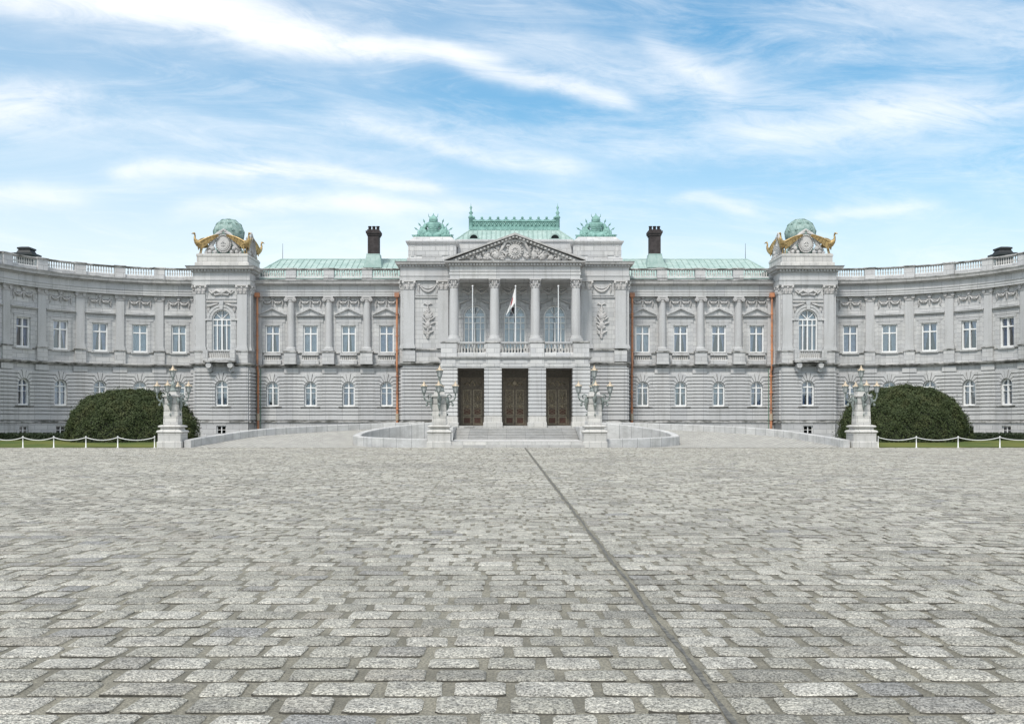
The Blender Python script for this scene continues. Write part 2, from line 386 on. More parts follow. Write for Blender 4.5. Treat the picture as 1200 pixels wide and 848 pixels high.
# ================================================================== GROUND
mb = MB(); mb.box(-3000, 3000, -1500, 4000, -.6, -.12)
struct(part('ground', mb, 'ground', None))
rng = random.Random(7)
SEAM = lambda y: .79-(y-6.4)*.0036
def plaza():
    mb = MB(); mb.use('joint_sand')
    mb.raw([(-60, -12, .004), (60, -12, .004), (60, 72.2, .004), (-60, 72.2, .004), (-60, -12, -.12), (60, -12, -.12), (60, 72.2, -.12), (-60, 72.2, -.12)],
           [(0, 1, 2, 3), (0, 1, 5, 4), (2, 3, 7, 6), (1, 2, 6, 5), (3, 0, 4, 7)])
    # the long seam, a strip of dark filler with a ragged edge
    mb.use('seam_dark'); ys = [3+i*.12 for i in range(int(69/.12))]; L = []; Rr = []
    for y in ys:
        c0 = SEAM(y)+.012*math.sin(y*1.7); hw = .014+.006*math.sin(y*5.1)+rng.uniform(-.005, .009)+.0003*y
        L.append((c0-hw, y, .010)); Rr.append((c0+hw, y, .010))
    v = L+Rr; k = len(ys); mb.raw(v, [(i, k+i, k+i+1, i+1) for i in range(k-1)])
    mb.use('sett')
    V = []; FA = []; RIM = []; RIMX = []
    def warp(x, y):
        return (x, y+.05*math.sin(x*.11+y*.05)+.018*math.sin(x*.37+1.3+y*.21)+.008*math.sin(x*2.1+y*3.1))
    def zg(x, y): return .005*math.sin(x*.5+y*.3)*math.sin(y*.4+x*.17)
    def sett(x0, x1, y0, y1, npt):
        cx, cy = (x0+x1)/2, (y0+y1)/2; hx, hy = (x1-x0)/2, (y1-y0)/2
        z0 = .009+.008*min(1, 14/(cy+7))+rng.uniform(-.003, .003)+zg(cx, cy); tx, ty = rng.uniform(-.025, .025), rng.uniform(-.03, .03)
        e = rng.uniform(.14, .30) ; sk = rng.uniform(-.06, .06)
        o = len(V); dome = rng.uniform(.001, .006)
        for (sc_, dz) in ((1.0, -.035), (.965, -.008), (.80, dome*.6+.002), (.4, dome)):
            pass
        jr = [1+rng.uniform(-.055, .022) for _ in range(npt)]
        for (sc_, dz) in ((1.02, -.045), (.97, -.005), (.90, .003), (.45, .003+dome)):
            for i in range(npt):
                a = 2*PI*(i+.5)/npt; ca, sa = math.cos(a), math.sin(a)
                px = math.copysign(abs(ca)**e, ca)*hx*sc_*jr[i]; py = math.copysign(abs(sa)**e, sa)*hy*sc_*jr[i]
                px += py*sk
                X, Y = warp(cx+px, cy+py); V.append((X, Y, z0+dz+tx*px+ty*py))
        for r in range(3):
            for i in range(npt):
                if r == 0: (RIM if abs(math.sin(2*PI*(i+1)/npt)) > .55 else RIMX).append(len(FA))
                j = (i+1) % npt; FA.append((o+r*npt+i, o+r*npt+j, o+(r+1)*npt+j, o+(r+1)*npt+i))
        FA.append(tuple(o+3*npt+i for i in range(npt)))
    y = 4.2; row = 0
    while y < 71.6:
        h = .395+rng.uniform(-.018, .018); row += 1; half = .56*y+5; g = .012+rng.uniform(0, .009)
        npt = 20 if y < 13 else (12 if y < 26 else (8 if y < 46 else 4))
        sx = SEAM(y+h/2); cy_near = y < 11
        for sgn in (-1, 1):
            x = sx+sgn*(.028+rng.uniform(-.01, .02)); first = True
            ideal = .245 if (row % 2) == (sgn > 0) else .49; ideal += rng.uniform(-.09, .09); edge = 0.0; wdt = ideal+rng.uniform(-.03, .03)
            while abs(x) < half:
                x2 = x+sgn*wdt; a, b_ = min(x, x2), max(x, x2); gg = g-.003+rng.uniform(-.002, .012)+(.014 if cy_near else 0)*rng.random()
                yj = rng.uniform(-.008, .008)
                sett(a+gg, b_-gg, y+g+yj+rng.uniform(-.008, .008), y+h-g+yj+rng.uniform(-.012, .004), npt)
                x = x2; edge += wdt; ideal += .49; wdt = max(.34, min(.66, ideal+rng.gauss(0, .075)-edge))
        y += h
    # long thin kerb setts that close the square
    x = -44
    while x < 44:
        wd = rng.uniform(.8, 1.3); sett(x+.01, x+wd-.01, 71.75, 72.15, 4); x += wd
    mb.raw(V, FA, True)
    # edge shade painted on near and far sett rims, joint sand on the sides
    me_i = np.array(mb.mi); mb.use('sett_rim_shade'); k0 = len(mb.f)-len(FA); rim = np.array(RIM); me_i[k0+rim] = mb.cur; me_i[k0+np.array(RIMX)] = mb.mats.index('joint_sand'); mb.mi = me_i.tolist()
    return struct(link('plaza', mb.mesh('plaza'), None))
pl = plaza()

# driveway ramps and apron
RC = (5.5, 79.7, 6.85)                       # garden wall: centre offset, y, radius
def ringpt(sg, th, r): return (sg*(RC[0]-r*math.cos(th)), RC[1]+r*math.sin(th))   # th in [90 back .. 270 front]
def lerp(a, b_, f_): return a+(b_-a)*f_
def polyl(pts, f_):
    k = len(pts)-1; i = min(k-1, int(f_*k)); g = f_*k-i
    return tuple(lerp(a, b_, g) for a, b_ in zip(pts[i], pts[i+1]))
def smoothpts(pts, k):
    out = []
    m_ = len(pts)
    for i in range(k+1):
        f_ = i/k*(m_-1); j = min(m_-2, int(f_)); g = f_-j
        p0, p1, p2, p3 = pts[max(j-1, 0)], pts[j], pts[j+1], pts[min(j+2, m_-1)]
        out.append(tuple(.5*((2*b_)+(-a+c_)*g+(2*a-5*b_+4*c_-d)*g*g+(-a+3*b_-3*c_+d)*g**3) for a, b_, c_, d in zip(p0, p1, p2, p3)))
    return out
OUT = [(-23.3, 72.4, .0), (-22.6, 76.2, .25), (-20.6, 82.5, .68), (-16.7, 88.2, .95), (-12.8, 91.6, 1.12), (-8.2, 92.4, 1.25)]
INN = [(-9.0, 72.4, .0), (-11.5, 76.0, .02), (-12.3, 79.7, .12), (-11.2, 84.0, .58), (-8.3, 86.6, 1.05), (-6.0, 86.9, 1.28)]
mb = MB()
for sg in (-1, 1):
    a = smoothpts(OUT, 20); b_ = smoothpts(INN, 20)
    grid = [[(-sg*lerp(p_[0], q[0], j/6), lerp(p_[1], q[1], j/6), lerp(p_[2], q[2], j/6)+.02) for j in range(7)] for p_, q in zip(a, b_)]
    v = [p_ for row in grid for p_ in row]
    mb.raw(v, [(i*7+j, i*7+j+1, (i+1)*7+j+1, (i+1)*7+j) for i in range(20) for j in range(6)], True)
mb.box(-5.58, 5.58, 85.003, 87.2, -.1, 1.29); mb.box(-8.4, 8.4, 87.2, 97.2, -.1, 1.29)
mb.raw([(-24, 72.19, .004), (24, 72.19, .004), (24, 73.2, .004), (-24, 73.2, .004)], [(0, 1, 2, 3)])
struct(part('driveway', mb, 'drive_setts', None))

def path_wall(name, pts, th, label, cat='wall', group=None, m='stone_wall'):
    """pts: x, y, z bottom, z top along the centre line"""
    mb = MB(); mb.use(m); k = len(pts); L = 0; prev = None; rings = []
    for i, (x, y, zb, zt) in enumerate(pts):
        x0, y0 = pts[max(i-1, 0)][:2]; x1, y1 = pts[min(i+1, k-1)][:2]
        d = math.hypot(x1-x0, y1-y0); nx, ny = -(y1-y0)/d, (x1-x0)/d
        if i: L += math.hypot(x-pts[i-1][0], y-pts[i-1][1])
        h = th/2; c = .03
        prof = [(-h, zb-.12), (-h, zt-.05), (-h+c, zt), (h-c, zt), (h, zt-.05), (h, zb-.12)]
        rings.append(([(x+nx*o, y+ny*o, z) for o, z in prof], [(L, z+2.2 if abs(o) >= h-.001 else 2.2+z+o) for o, z in prof]))
    for (a, ua), (b_, ub) in zip(rings[:-1], rings[1:]):
        for j in range(5):
            mb.raw([a[j], b_[j], b_[j+1], a[j+1]], [(0, 1, 2, 3)], False, [ua[j], ub[j], ub[j+1], ua[j+1]])
    for r, u_ in (rings[0], rings[-1]): mb.raw(r, [tuple(range(6))], False, u_)
    o = link(name, mb.mesh(name), None)
    return tag(o, label, cat, group)
for sg, side in ((-1, 'left'), (1, 'right')):
    a = smoothpts(OUT, 24)
    path_wall('ramp_wall', [(-sg*x if sg > 0 else x, y, z, z+.56) for x, y, z in [(p_[0], p_[1], p_[2]) for p_ in a]], .5,
              f'low granite wall rising along the outer edge of the {side} driveway from the outer lamp pillar', 'wall', 'low walls along the driveway')
    pts = []
    for i in range(29):
        th = R(268-(268-93)*i/28); x, y = RC[0]+RC[2]*(-math.cos(th)), RC[1]+RC[2]*math.sin(th)
        f_ = i/28
        zt = lerp(.60, .80, min(1, f_/.5)) if f_ < .5 else lerp(.80, 1.9, ((f_-.5)/.5)**.9)
        zb = -.0 if f_ < .5 else lerp(0, .2, (f_-.5)*2)
        pts.append((sg*x, y, zb, zt))
    path_wall('curved_wall', pts, .55, f'pale granite wall curling in a horseshoe {side} of the entrance steps', 'wall', 'horseshoe walls beside the steps')
# steps
st = thing('entrance_steps', (0, 76, 0), 'broad granite steps leading up to the three porch openings', 'steps')
mb = MB(); mb.box(-4.72, 4.72, 72.3, 80.0, -.1, .46); part('landing', mb, 'stone_pale', st)
mb = MB(); mb.box(-4.72, 4.72, 71.95, 72.297, -.1, .21); part('lower_step', mb, 'stone_step', st)
for i in range(7):
    mb = MB(); y0 = 80.0+i*.715; z0 = .46+i*.121
    mb.rect(-4.88, 4.88, y0+.03, 85.0, [(0, z0-.1 if i == 0 else z0+.001), (0, z0+.095), (.03, z0+.095), (.03, z0+.121)])
    part('step', mb, 'stone_step', st)
for sg in (-1, 1):
    mb = MB(); mb.box(min(sg*4.915, sg*5.6), max(sg*4.915, sg*5.6), 79.3, 86.6, -.1, 1.42); part('side_wall', mb, 'stone_wall', st)

# lawns
for sg, side in ((-1, 'left'), (1, 'right')):
    mb = MB(); xs = [sg*(23.6+i*2.0) for i in range(16)]; ys = [72.3+i*1.2 for i in range(15)]
    v = [(x, y, .03+.28*max(0, min(1, (y-72.3)/9))+.03*math.sin(x*.7)*math.sin(y*.6)) for y in ys for x in xs]
    mb.raw(v, [(j*16+i, j*16+i+1, (j+1)*16+i+1, (j+1)*16+i) for j in range(14) for i in range(15)], True)
    struct(part('lawn', mb, 'lawn', None))

# ================================================================== PALACE
pal = thing('palace', (0, 100, 0), 'long grey granite palace with pedimented portico, curved wings and green copper roofs', 'building')
WY = 100.0
ZP, ZS0, ZS1, ZPED, ZARC, ZC0, ZC1, ZB0, ZB1 = 1.82, 7.07, 7.40, 8.68, 14.0, 15.0, 15.48, 15.62, 16.76
wx = [12.5, 16.2, 19.92, 23.62]; cxs = [14.38, 18.1, 21.8]
ARC_X0, ARC_R, BAY = 31.0, 15.0, 3.62
wing_u = [1.75+BAY*i for i in range(9)]; wing_end = 34.0
MF = Flat(0, WY)
ML = Arc(-ARC_X0, WY, ARC_R); MR = Arc(ARC_X0, WY, ARC_R)

def openwall(mb, M, u0, u1, v0, v1, ops, depth=.3, step=.8, w=0.0):
    """wall sheet with openings: (uc, half width, sill, spring/top, arched)"""
    def strip(a, b_, c_, d):
        if b_-a < 1e-4 or d-c_ < 1e-4: return
        k = max(1, int(math.ceil((b_-a)/step))) if M.curved else 1
        for i in range(k):
            p0, p1 = a+(b_-a)*i/k, a+(b_-a)*(i+1)/k
            mb.mq(M, [(p0, c_, w), (p1, c_, w), (p1, d, w), (p0, d, w)])
    cur = u0
    for uc, hw, vb, vt, arch in sorted(ops):
        strip(cur, uc-hw, v0, v1); strip(uc-hw, uc+hw, v0, vb)
        mb.mq(M, [(uc-hw, vb, w), (uc+hw, vb, w), (uc+hw, vb, w-depth), (uc-hw, vb, w-depth)])
        for sg in (-1, 1): mb.mq(M, [(uc+sg*hw, vb, w), (uc+sg*hw, vt, w), (uc+sg*hw, vt, w-depth), (uc+sg*hw, vb, w-depth)])
        if arch:
            k = 14; pts = [(uc-hw*math.cos(PI*i/k), vt+hw*math.sin(PI*i/k)) for i in range(k+1)]
            for (a, b_), (c_, d) in zip(pts[:-1], pts[1:]):
                mb.mq(M, [(a, b_, w), (c_, d, w), (c_, v1, w), (a, v1, w)])
                mb.mq(M, [(a, b_, w), (c_, d, w), (c_, d, w-depth), (a, b_, w-depth)])
        else:
            strip(uc-hw, uc+hw, vt, v1); mb.mq(M, [(uc-hw, vt, w), (uc+hw, vt, w), (uc+hw, vt, w-depth), (uc-hw, vt, w-depth)])
        cur = uc+hw
    strip(cur, u1, v0, v1)

# ---- rusticated ground storey
CH, GAP, PR = .333, .09, .17
VS, AR, VSILL = 5.15, .60, 3.32
def rustic(mb, M, u0, u1, wins, v0=1.95, vtop=None, zone=1.15, arch=True):
    g = GAP/2
    lines = []; v = VS
    while v-CH > v0-.05: v -= CH
    while v < VS+4*CH+.01: lines.append(v); v += CH
    if vtop: 
        while v < vtop+.01: lines.append(v); v += CH
    lines.append(ZS0+.02 if not vtop else vtop)
    lines[0] = v0
    wins = sorted(wins)
    for a, b_ in zip(lines[:-1], lines[1:]):
        if b_-a < .12: continue
        cur = u0
        for uc in wins+[None]:
            e = u1 if uc is None else uc-zone
            if e-cur > .02: mb.sweep(M, cur, e, [(0, a+g), (PR-.02, a+g), (PR, a+g+.02), (PR, b_-g-.02), (PR-.02, b_-g), (0, b_-g)], False, cur == u0 or e == u1)
            if uc is not None: cur = uc+zone
    th = [0, 25, 47, 66, 81]; ofs = [AR]+[(j*CH)/math.tan(R(th[j])) for j in range(1, 5)]
    for uc in wins:
        for a, b_ in zip(lines[:-1], lines[1:]):
            if b_ > VS+.05: break
            if b_ <= VSILL-.3 or a < VSILL-.3:
                if b_-a >= .12: mb.mbox(M, uc-zone, uc+zone, 0, PR, a+g, b_-g, False)
                continue
            for s0 in (-1, 1): mb.mbox(M, min(uc+s0*AR, uc+s0*zone), max(uc+s0*AR, uc+s0*zone), 0, PR, a+g, b_-g)
        for s0 in (-1, 1):
            for j in range(4):
                v_a, v_b = VS+j*CH+g, VS+(j+1)*CH-g
                t0, t1 = R(th[j]+(2.2 if j else 0)), R(th[j+1]-2.2)
                oa = ofs[j]+(g*1.5 if j else 0); ob = ofs[j+1]+g*1.5
                arcp = [(AR*math.cos(t1+(t0-t1)*q/4), VS+AR*math.sin(t1+(t0-t1)*q/4)) for q in range(5)]
                poly = [(zone, v_a), (zone, v_b), (max(ob, arcp[0][0]+.01), v_b)]+arcp
                if j: poly.append((oa, v_a))
                elif v_a > arcp[-1][1]+1e-4: poly[-1] = (AR, v_a)
                poly = [(uc+s0*x, y) for x, y in poly]
                mb.prism(M, poly, 0, PR)
        t_ = R(81+1.5); kx = AR*math.cos(t_)
        mb.prism(M, [(uc-kx, VS+AR*math.sin(t_)), (uc-.2, VS+4*CH-g), (uc-.2, VS+4*CH+.02), (uc+.2, VS+4*CH+.02), (uc+.2, VS+4*CH-g), (uc+kx, VS+AR*math.sin(t_))], 0, PR+.03)

# ---- window meshes (local x across, -y outwards, z up from the sill)
ML0 = Flat(0, 0)
def arch_frame(hw, hs, bd, mull, trans, fan, w0, w1):
    mb = MB(); M = ML0
    mb.mbox(M, -hw, -hw+bd, w0, w1, 0, hs); mb.mbox(M, hw-bd, hw, w0, w1, 0, hs); mb.mbox(M, -hw+bd, hw-bd, w0, w1, 0, bd*1.2)
    for x, v1, bw in mull: mb.mbox(M, x-bw/2, x+bw/2, w0+.003, w1+.003, bd*1.2, v1)
    for v, bw in trans: mb.mbox(M, -hw+bd, hw-bd, w0-.004, w1+.008, v-bw/2, v+bw/2)
    if fan is not None:
        k = 14
        for i in range(k):
            a, c_ = PI*i/k, PI*(i+1)/k
            mb.prism(M, [(hw*math.cos(a), hs+hw*math.sin(a)), (hw*math.cos(c_), hs+hw*math.sin(c_)), ((hw-bd)*math.cos(c_), hs+(hw-bd)*math.sin(c_)), ((hw-bd)*math.cos(a), hs+(hw-bd)*math.sin(a))], w0, w1)
        for ang in fan:
            a = R(ang); dx_, dy_ = math.cos(a), math.sin(a); px, py = -dy_*.028, dx_*.028
            mb.prism(M, [(px, hs+py), (dx_*(hw-bd)+px, hs+dy_*(hw-bd)+py), (dx_*(hw-bd)-px, hs+dy_*(hw-bd)-py), (-px, hs-py)], w0, w1-.01)
    return mb.mesh('window_frame', 'white_paint')
def glass_mesh(hw, hs, arch, w):
    mb = MB(); pts = [(-hw, 0), (hw, 0)]
    if arch: pts += [(hw*math.cos(PI*i/14), hs+hw*math.sin(PI*i/14)) for i in range(15)]
    else: pts += [(hw, hs), (-hw, hs)]
    mb.mq(ML0, [(u, v, w) for u, v in pts]); return mb.mesh('pane', 'glass')
def curtain_mesh(hw, h, w, openf, m='curtain'):
    mb = MB()
    for s0 in (-1, 1):
        cols = 14; rows = 8; v = []
        for j in range(rows+1):
            f_ = j/rows
            inner = hw*(openf*(1-f_)**.7)
            for i in range(cols+1):
                g = i/cols; x = lerp(hw, inner, g)
                v.append(ML0(s0*x, f_*h, w+.05*math.sin(g*21+s0)*(.4+.6*(1-f_))))
        mb.raw(v, [(j*(cols+1)+i, j*(cols+1)+i+1, (j+1)*(cols+1)+i+1, (j+1)*(cols+1)+i) for j in range(rows) for i in range(cols)], True)
    return mb.mesh('curtain', m)
def swag_pts(u0, u1, v0, sag, w, k=9): return [ML0(lerp(u0, u1, i/k), v0-sag*4*(i/k)*(1-i/k), w) for i in range(k+1)]
def garland_mesh():
    mb = MB(); w = .06
    for s0 in (-1, 1):
        k = 9; mb.tube(swag_pts(s0*.08, s0*.72, .62, .26, w), [.05+.06*math.sin(PI*i/k) for i in range(k+1)], 7)
        mb.tube(swag_pts(s0*.05, s0*.75, .68, .10, w), .03, 5)
        mb.tube([ML0(s0*.74, .66, w), ML0(s0*.80, .4, w), ML0(s0*.74, .12, w), ML0(s0*.8, -.02, w)], [.06, .07, .05, .02], 6)
        mb.ball(ML0(s0*.74, .66, w), .10, 8, 5)
        for i in range(4): mb.ball(ML0(s0*(.25+.1*i), .38-.03*(1.5-i)**2+.07, w+.06), .075, 7, 4)
    mb.ball(ML0(0, .62, w), (.13, .09, .16), 9, 5); mb.tube([ML0(0, .75, w), ML0(0, .98, w)], [.16, .11], 7); mb.mbox(ML0, -.22, .22, 0, .14, .92, 1.05)
    mb.tube([ML0(0, .5, w), ML0(0, .2, w), ML0(.03, .05, w)], [.08, .06, .02], 6)
    return mb.mesh('garland', 'stone_carved')
G_MESH = garland_mesh()
WH, WHW = 2.68, .71
def surround_a(ped):
    mb = MB(); M = ML0
    for s0 in (-1, 1):
        mb.mbox(M, min(s0*.715, s0*.98), max(s0*.715, s0*.98), 0, .10, -.02, WH+.02)
        mb.mbox(M, min(s0*.98, s0*1.20), max(s0*.98, s0*1.20), 0, .05, -.02, WH+.30)
    mb.mbox(M, -.98, .98, 0, .13, WH+.02, WH+.28)
    mb.mbox(M, -1.25, 1.25, 0, .09, WH+.32, WH+.72)
    mb.mbox(M, -.80, .80, 0, .17, -.14, -.02)
    if ped:
        b0 = WH+.80
        mb.sweep(M, -1.34, 1.34, [(0, b0), (.24, b0+.03), (.34, b0+.13), (.34, b0+.17), (0, b0+.19)])
        for s0 in (-1, 1):
            mb.prism(M, [(s0*1.34, b0+.19), (s0*1.34, b0+.29), (0, b0+.95), (0, b0+.80)], 0, .33)
        mb.prism(M, [(-1.3, b0+.19), (1.3, b0+.19), (0, b0+.82)], 0, .10)
    else:
        b0 = WH+.86
        mb.sweep(M, -1.34, 1.34, [(0, b0-.1), (.16, b0-.08), (.32, b0+.07), (.32, b0+.13), (0, b0+.17)])
        for s0 in (-1, 1): mb.mbox(M, min(s0*1.02, s0*1.10), max(s0*1.02, s0*1.10), 0, .05, b0+.24, b0+1.18)
        mb.mbox(M, -1.02, 1.02, 0, .05, b0+1.12, b0+1.18); mb.mbox(M, -1.02, 1.02, 0, .05, b0+.24, b0+.30)
    return mb.mesh('surround', 'stone')
def surround_arch(hw, hs, ow, imposts=True, key=True, keyh=.35):
    mb = MB(); M = ML0; k = 16; ro = hw+ow
    for i in range(k):
        a, c_ = PI*i/k, PI*(i+1)/k
        for r0, r1, w1 in ((hw+.003, hw+ow*.55, .10), (hw+ow*.55, ro, .15)):
            mb.prism(M, [(r0*math.cos(a), hs+r0*math.sin(a)), (r0*math.cos(c_), hs+r0*math.sin(c_)), (r1*math.cos(c_), hs+r1*math.sin(c_)), (r1*math.cos(a), hs+r1*math.sin(a))], 0, w1)
    for s0 in (-1, 1):
        mb.mbox(M, min(s0*(hw+.003), s0*ro), max(s0*(hw+.003), s0*ro), 0, .10, 0, hs-.12)
        if imposts: mb.mbox(M, min(s0*hw, s0*(ro+.3)), max(s0*hw, s0*(ro+.3)), 0, .19, hs-.12, hs+.03)
    if key: mb.prism(M, [(-.13, hs+hw-.02), (.13, hs+hw-.02), (.22, hs+ro+keyh), (-.22, hs+ro+keyh)], 0, .24)
    return mb.mesh('surround', 'stone')
def sill_mesh(hw):
    mb = MB(); mb.sweep(ML0, -hw, hw, [(0, -.42), (.12, -.42), (.12, -.17), (.22, -.15), (.26, -.10), (.26, -.02), (0, 0)]); return mb.mesh('sill', 'stone_ledge')
KA = dict(f=arch_frame(WHW, WH, .12, [(0, WH, .13)], [(WH*.70, .12), (WH-.05, .10)], None, -.26, -.07), p=glass_mesh(WHW-.05, WH-.05, False, -.24),
          c=[curtain_mesh(WHW, WH, -.42, q, m_) for q, m_ in ((.5, 'curtain'), (.3, 'curtain_pale'), (.05, 'curtain_pale'), (.68, 'curtain'), (.4, 'curtain_pale'), (.8, 'curtain'), (.2, 'curtain'))])
SA, SB = surround_a(True), surround_a(False)
KC = dict(f=arch_frame(AR-.01, VS-VSILL, .115, [(0, VS-VSILL+AR-.05, .13)], [(VS-VSILL-.02, .11), (1.28, .04)], [90], -.30, -.10), p=glass_mesh(AR-.05, VS-VSILL, True, -.27),
          c=[curtain_mesh(AR, VS-VSILL+.4, -.45, q, m_) for q, m_ in ((.35, 'curtain'), (.6, 'curtain_pale'), (.12, 'curtain'), (.2, 'curtain_pale'), (.75, 'curtain'))], s=sill_mesh(.95))
KD = dict(f=arch_frame(.9, 3.03, .09, [(-.45, 3.03, .09), (.45, 3.03, .09), (0, 3.03, .12)], [(3.0, .12), (2.45, .09)], [45, 90, 135], -.32, -.10), p=glass_mesh(.85, 3.03, True, -.29),
          c=[curtain_mesh(.9, 3.5, -.48, .35, 'curtain_pale')], s=surround_arch(.91, 3.03, .46))
KE = dict(f=arch_frame(1.06, 3.93, .13, [(-.56, 3.9, .12), (.56, 3.9, .12), (0, 3.4, .15)], [(3.9, .13), (3.35, .10), (2.75, .04)], [60, 90, 120], -.34, -.10), p=glass_mesh(1.0, 3.93, True, -.31),
          c=[curtain_mesh(1.06, 4.3, -.55, .2, 'curtain_pale')], s=surround_arch(1.07, 3.93, .46, True, True, .3))
mbf = MB()
for q in ((-.45, -.38), (.38, .45), (-.04, .04)): mbf.mbox(ML0, q[0], q[1], -.2, -.14, 0, .72)
mbf.mbox(ML0, -.38, .38, -.198, -.138, .64, .72); mbf.mbox(ML0, -.38, .38, -.198, -.138, .3, .34)
KF = dict(f=mbf.mesh('window_frame', 'white_paint'), p=glass_mesh(.44, .7, False, -.17))
seq = [0]
def window(kind, M, u, v, extra=(), w=0.0):
    m_ = at(M, u, v, w); wd = link('window', kind['f'], pal, m_)
    link('pane', kind['p'], wd, m_)
    if 'c' in kind: link('curtain', kind['c'][seq[0] % len(kind['c'])], wd, m_); seq[0] += 1
    for nm, me in extra: link(nm, me, wd, m_)
    return wd
def garland(M, u, v, w=0.0): return link('garland', G_MESH, pal, at(M, u, v, w) @ Matrix.Diagonal((1.28, 1.35, 1.12, 1)))

# ---- columns
def ionic_mesh():
    h = ZARC-ZPED; mb = MB(); mb.use('stone_smooth'); r = .37
    mb.box(-.5, .5, -.5, .25, 0, .18); mb.lathe([(.47, .18), (.49, .24), (.44, .32), (.41, .36), (.40, .42)], nseg=16)
    mb.lathe([(r, .42), (r*1.0, h*.35), (r*.9, h-.55)], nseg=16, cap=False)
    mb.use('stone_carved'); mb.lathe([(r*.96, h-.56), (r*1.02, h-.5), (r*.92, h-.46), (r*1.1, h-.30)], nseg=16)
    mb.box(-.47, .47, -.44, .2, h-.16, h-.004); mb.box(-.46, .46, -.40, .1, h-.34, h-.16)
    for s0 in (-1, 1):
        mb.tube([(s0*.40, -.47, h-.34), (s0*.40, .1, h-.34)], .19, 12); mb.tube([(s0*.40, -.51, h-.34), (s0*.40, -.46, h-.34)], .08, 8)
    return mb.mesh('column')
def corinth_cap(mb, r, z0, h, nseg=16, square=False):
    prof = [(r*.95, z0), (r*1.06, z0+.04), (r*.94, z0+.08), (r*.98, z0+h*.5), (r*1.25, z0+h*.84)]
    if not square: mb.lathe(prof, nseg=nseg)
    for tier, (zz, rr, hh) in enumerate(((z0+.08, r*1.0, h*.36), (z0+.08+h*.3, r*1.08, h*.36))):
        for i in range(8):
            a = 2*PI*(i+.5*tier)/8; c_, s_ = math.cos(a), math.sin(a)
            mb.tube([(c_*rr, s_*rr, zz), (c_*rr*1.06, s_*rr*1.06, zz+hh*.6), (c_*rr*1.26, s_*rr*1.26, zz+hh), (c_*rr*1.32, s_*rr*1.32, zz+hh*.86)], [r*.2, r*.2, r*.16, r*.06], 6)
    for i in range(4):
        a = PI/4+PI/2*i; mb.ball((math.cos(a)*r*1.5, math.sin(a)*r*1.5, z0+h*.80), r*.24, 8, 5)
    q = r*1.38; mb.box(-q, q, -q, q, z0+h*.87, z0+h-.004)
def corinth_mesh(h, r):
    mb = MB(); mb.use('stone_smooth'); mb.box(-r*1.35, r*1.35, -r*1.35, r*1.35, 0, .16)
    mb.lathe([(r*1.28, .16), (r*1.32, .24), (r*1.18, .30), (r*1.14, .36), (r*1.18, .42), (r*1.05, .48)], nseg=18)
    mb.lathe([(r, .48), (r, h*.33), (r*.97, h*.6), (r*.88, h-.85)], nseg=20, cap=False)
    mb.use('stone_carved'); corinth_cap(mb, r*.9, h-.85, .85)
    return mb.mesh('column')
def pilaster_mesh(h, hw, pr, caph, corinth=True):
    mb = MB(); mb.use('stone_smooth'); M = ML0
    mb.mbox(M, -hw-.1, hw+.1, 0, pr+.10, 0, .22); mb.mbox(M, -hw-.05, hw+.05, 0, pr+.06, .22, .36)
    mb.mbox(M, -hw, hw, 0, pr, .36, h-caph)
    mb.use('stone_carved'); mb.mbox(M, -hw-.04, hw+.04, 0, pr+.05, h-caph, h-caph+.08)
    z = h-caph+.08; top = h-.12
    mb.mbox(M, -hw, hw, 0, pr+.01, z, top)
    if corinth:
        for tier in range(2):
            k = 3
            for i in range(k):
                x = lerp(-hw*.8, hw*.8, i/(k-1)) if tier == 0 else lerp(-hw, hw, i/(k-1))
                zz = z+tier*(top-z)*.42; hh = (top-z)*.44
                mb.tube([ML0(x, zz, pr), ML0(x, zz+hh*.6, pr+.05), ML0(x, zz+hh, pr+.14), ML0(x, zz+hh*.8, pr+.17)], [.10, .11, .08, .03], 6)
        for s0 in (-1, 1): mb.ball(ML0(s0*(hw+.04), top-.1, pr+.10), .13, 8, 5)
    else:
        for s0 in (-1, 1): mb.tube([ML0(s0*hw*.9, top-.13, 0), ML0(s0*hw*.9, top-.13, pr+.12)], .16, 10)
    mb.mbox(M, -hw-.14, hw+.14, 0, pr+.16, top, h-.004)
    return mb.mesh('pilaster')
IONIC = ionic_mesh()
PIL_W = pilaster_mesh(ZARC-ZPED, .38, .16, .55, False)

# ---- balustrades
BAL_N = [0]
mbr = MB()                                           # balusters too small to single out
def bal_prof(h): return [(.075, 0), (.075, .06*h), (.045, .12*h), (.085, .36*h), (.07, .5*h), (.035, .82*h), (.06, .88*h), (.07, h)]
b_mesh = {}
def balustrade(M, u0, u1, v0, v1, w=0.0, single=False, pitch=.235, rail=.17, plinth=.36, th=.13, name='balustrade', mtop='stone_ledge'):
    mb = MB(); mb.use('stone')
    mb.sweep(M, u0, u1, [(w-th-.05, v0), (w+th+.05, v0), (w+th+.05, v0+plinth*.8), (w+th, v0+plinth), (w-th, v0+plinth)], True)
    o = part(name, mb, None, pal)
    mb = MB(); mb.use(mtop); mb.sweep(M, u0, u1, [(w-th, v1-rail), (w+th, v1-rail), (w+th+.06, v1-rail*.55), (w+th+.06, v1-.03), (w+th, v1), (w-th, v1), (w-th-.06, v1-.04)], True)
    part('handrail', mb, None, o)
    k = max(2, int((u1-u0-.1)/pitch)); h = v1-rail-v0-plinth
    key = round(h, 3)
    if key not in b_mesh:
        q = MB(); q.lathe(bal_prof(h), nseg=8); b_mesh[key] = q.mesh('baluster', 'stone_pale')
    for i in range(k):
        u = lerp(u0+.12, u1-.12, (i+.5)/k)
        if single: link('baluster', b_mesh[key], o, at(M, u, v0+plinth, w))
        else: mbr.lathe(bal_prof(h), M(u, v0+plinth, w), 6, cap=False)
    return o
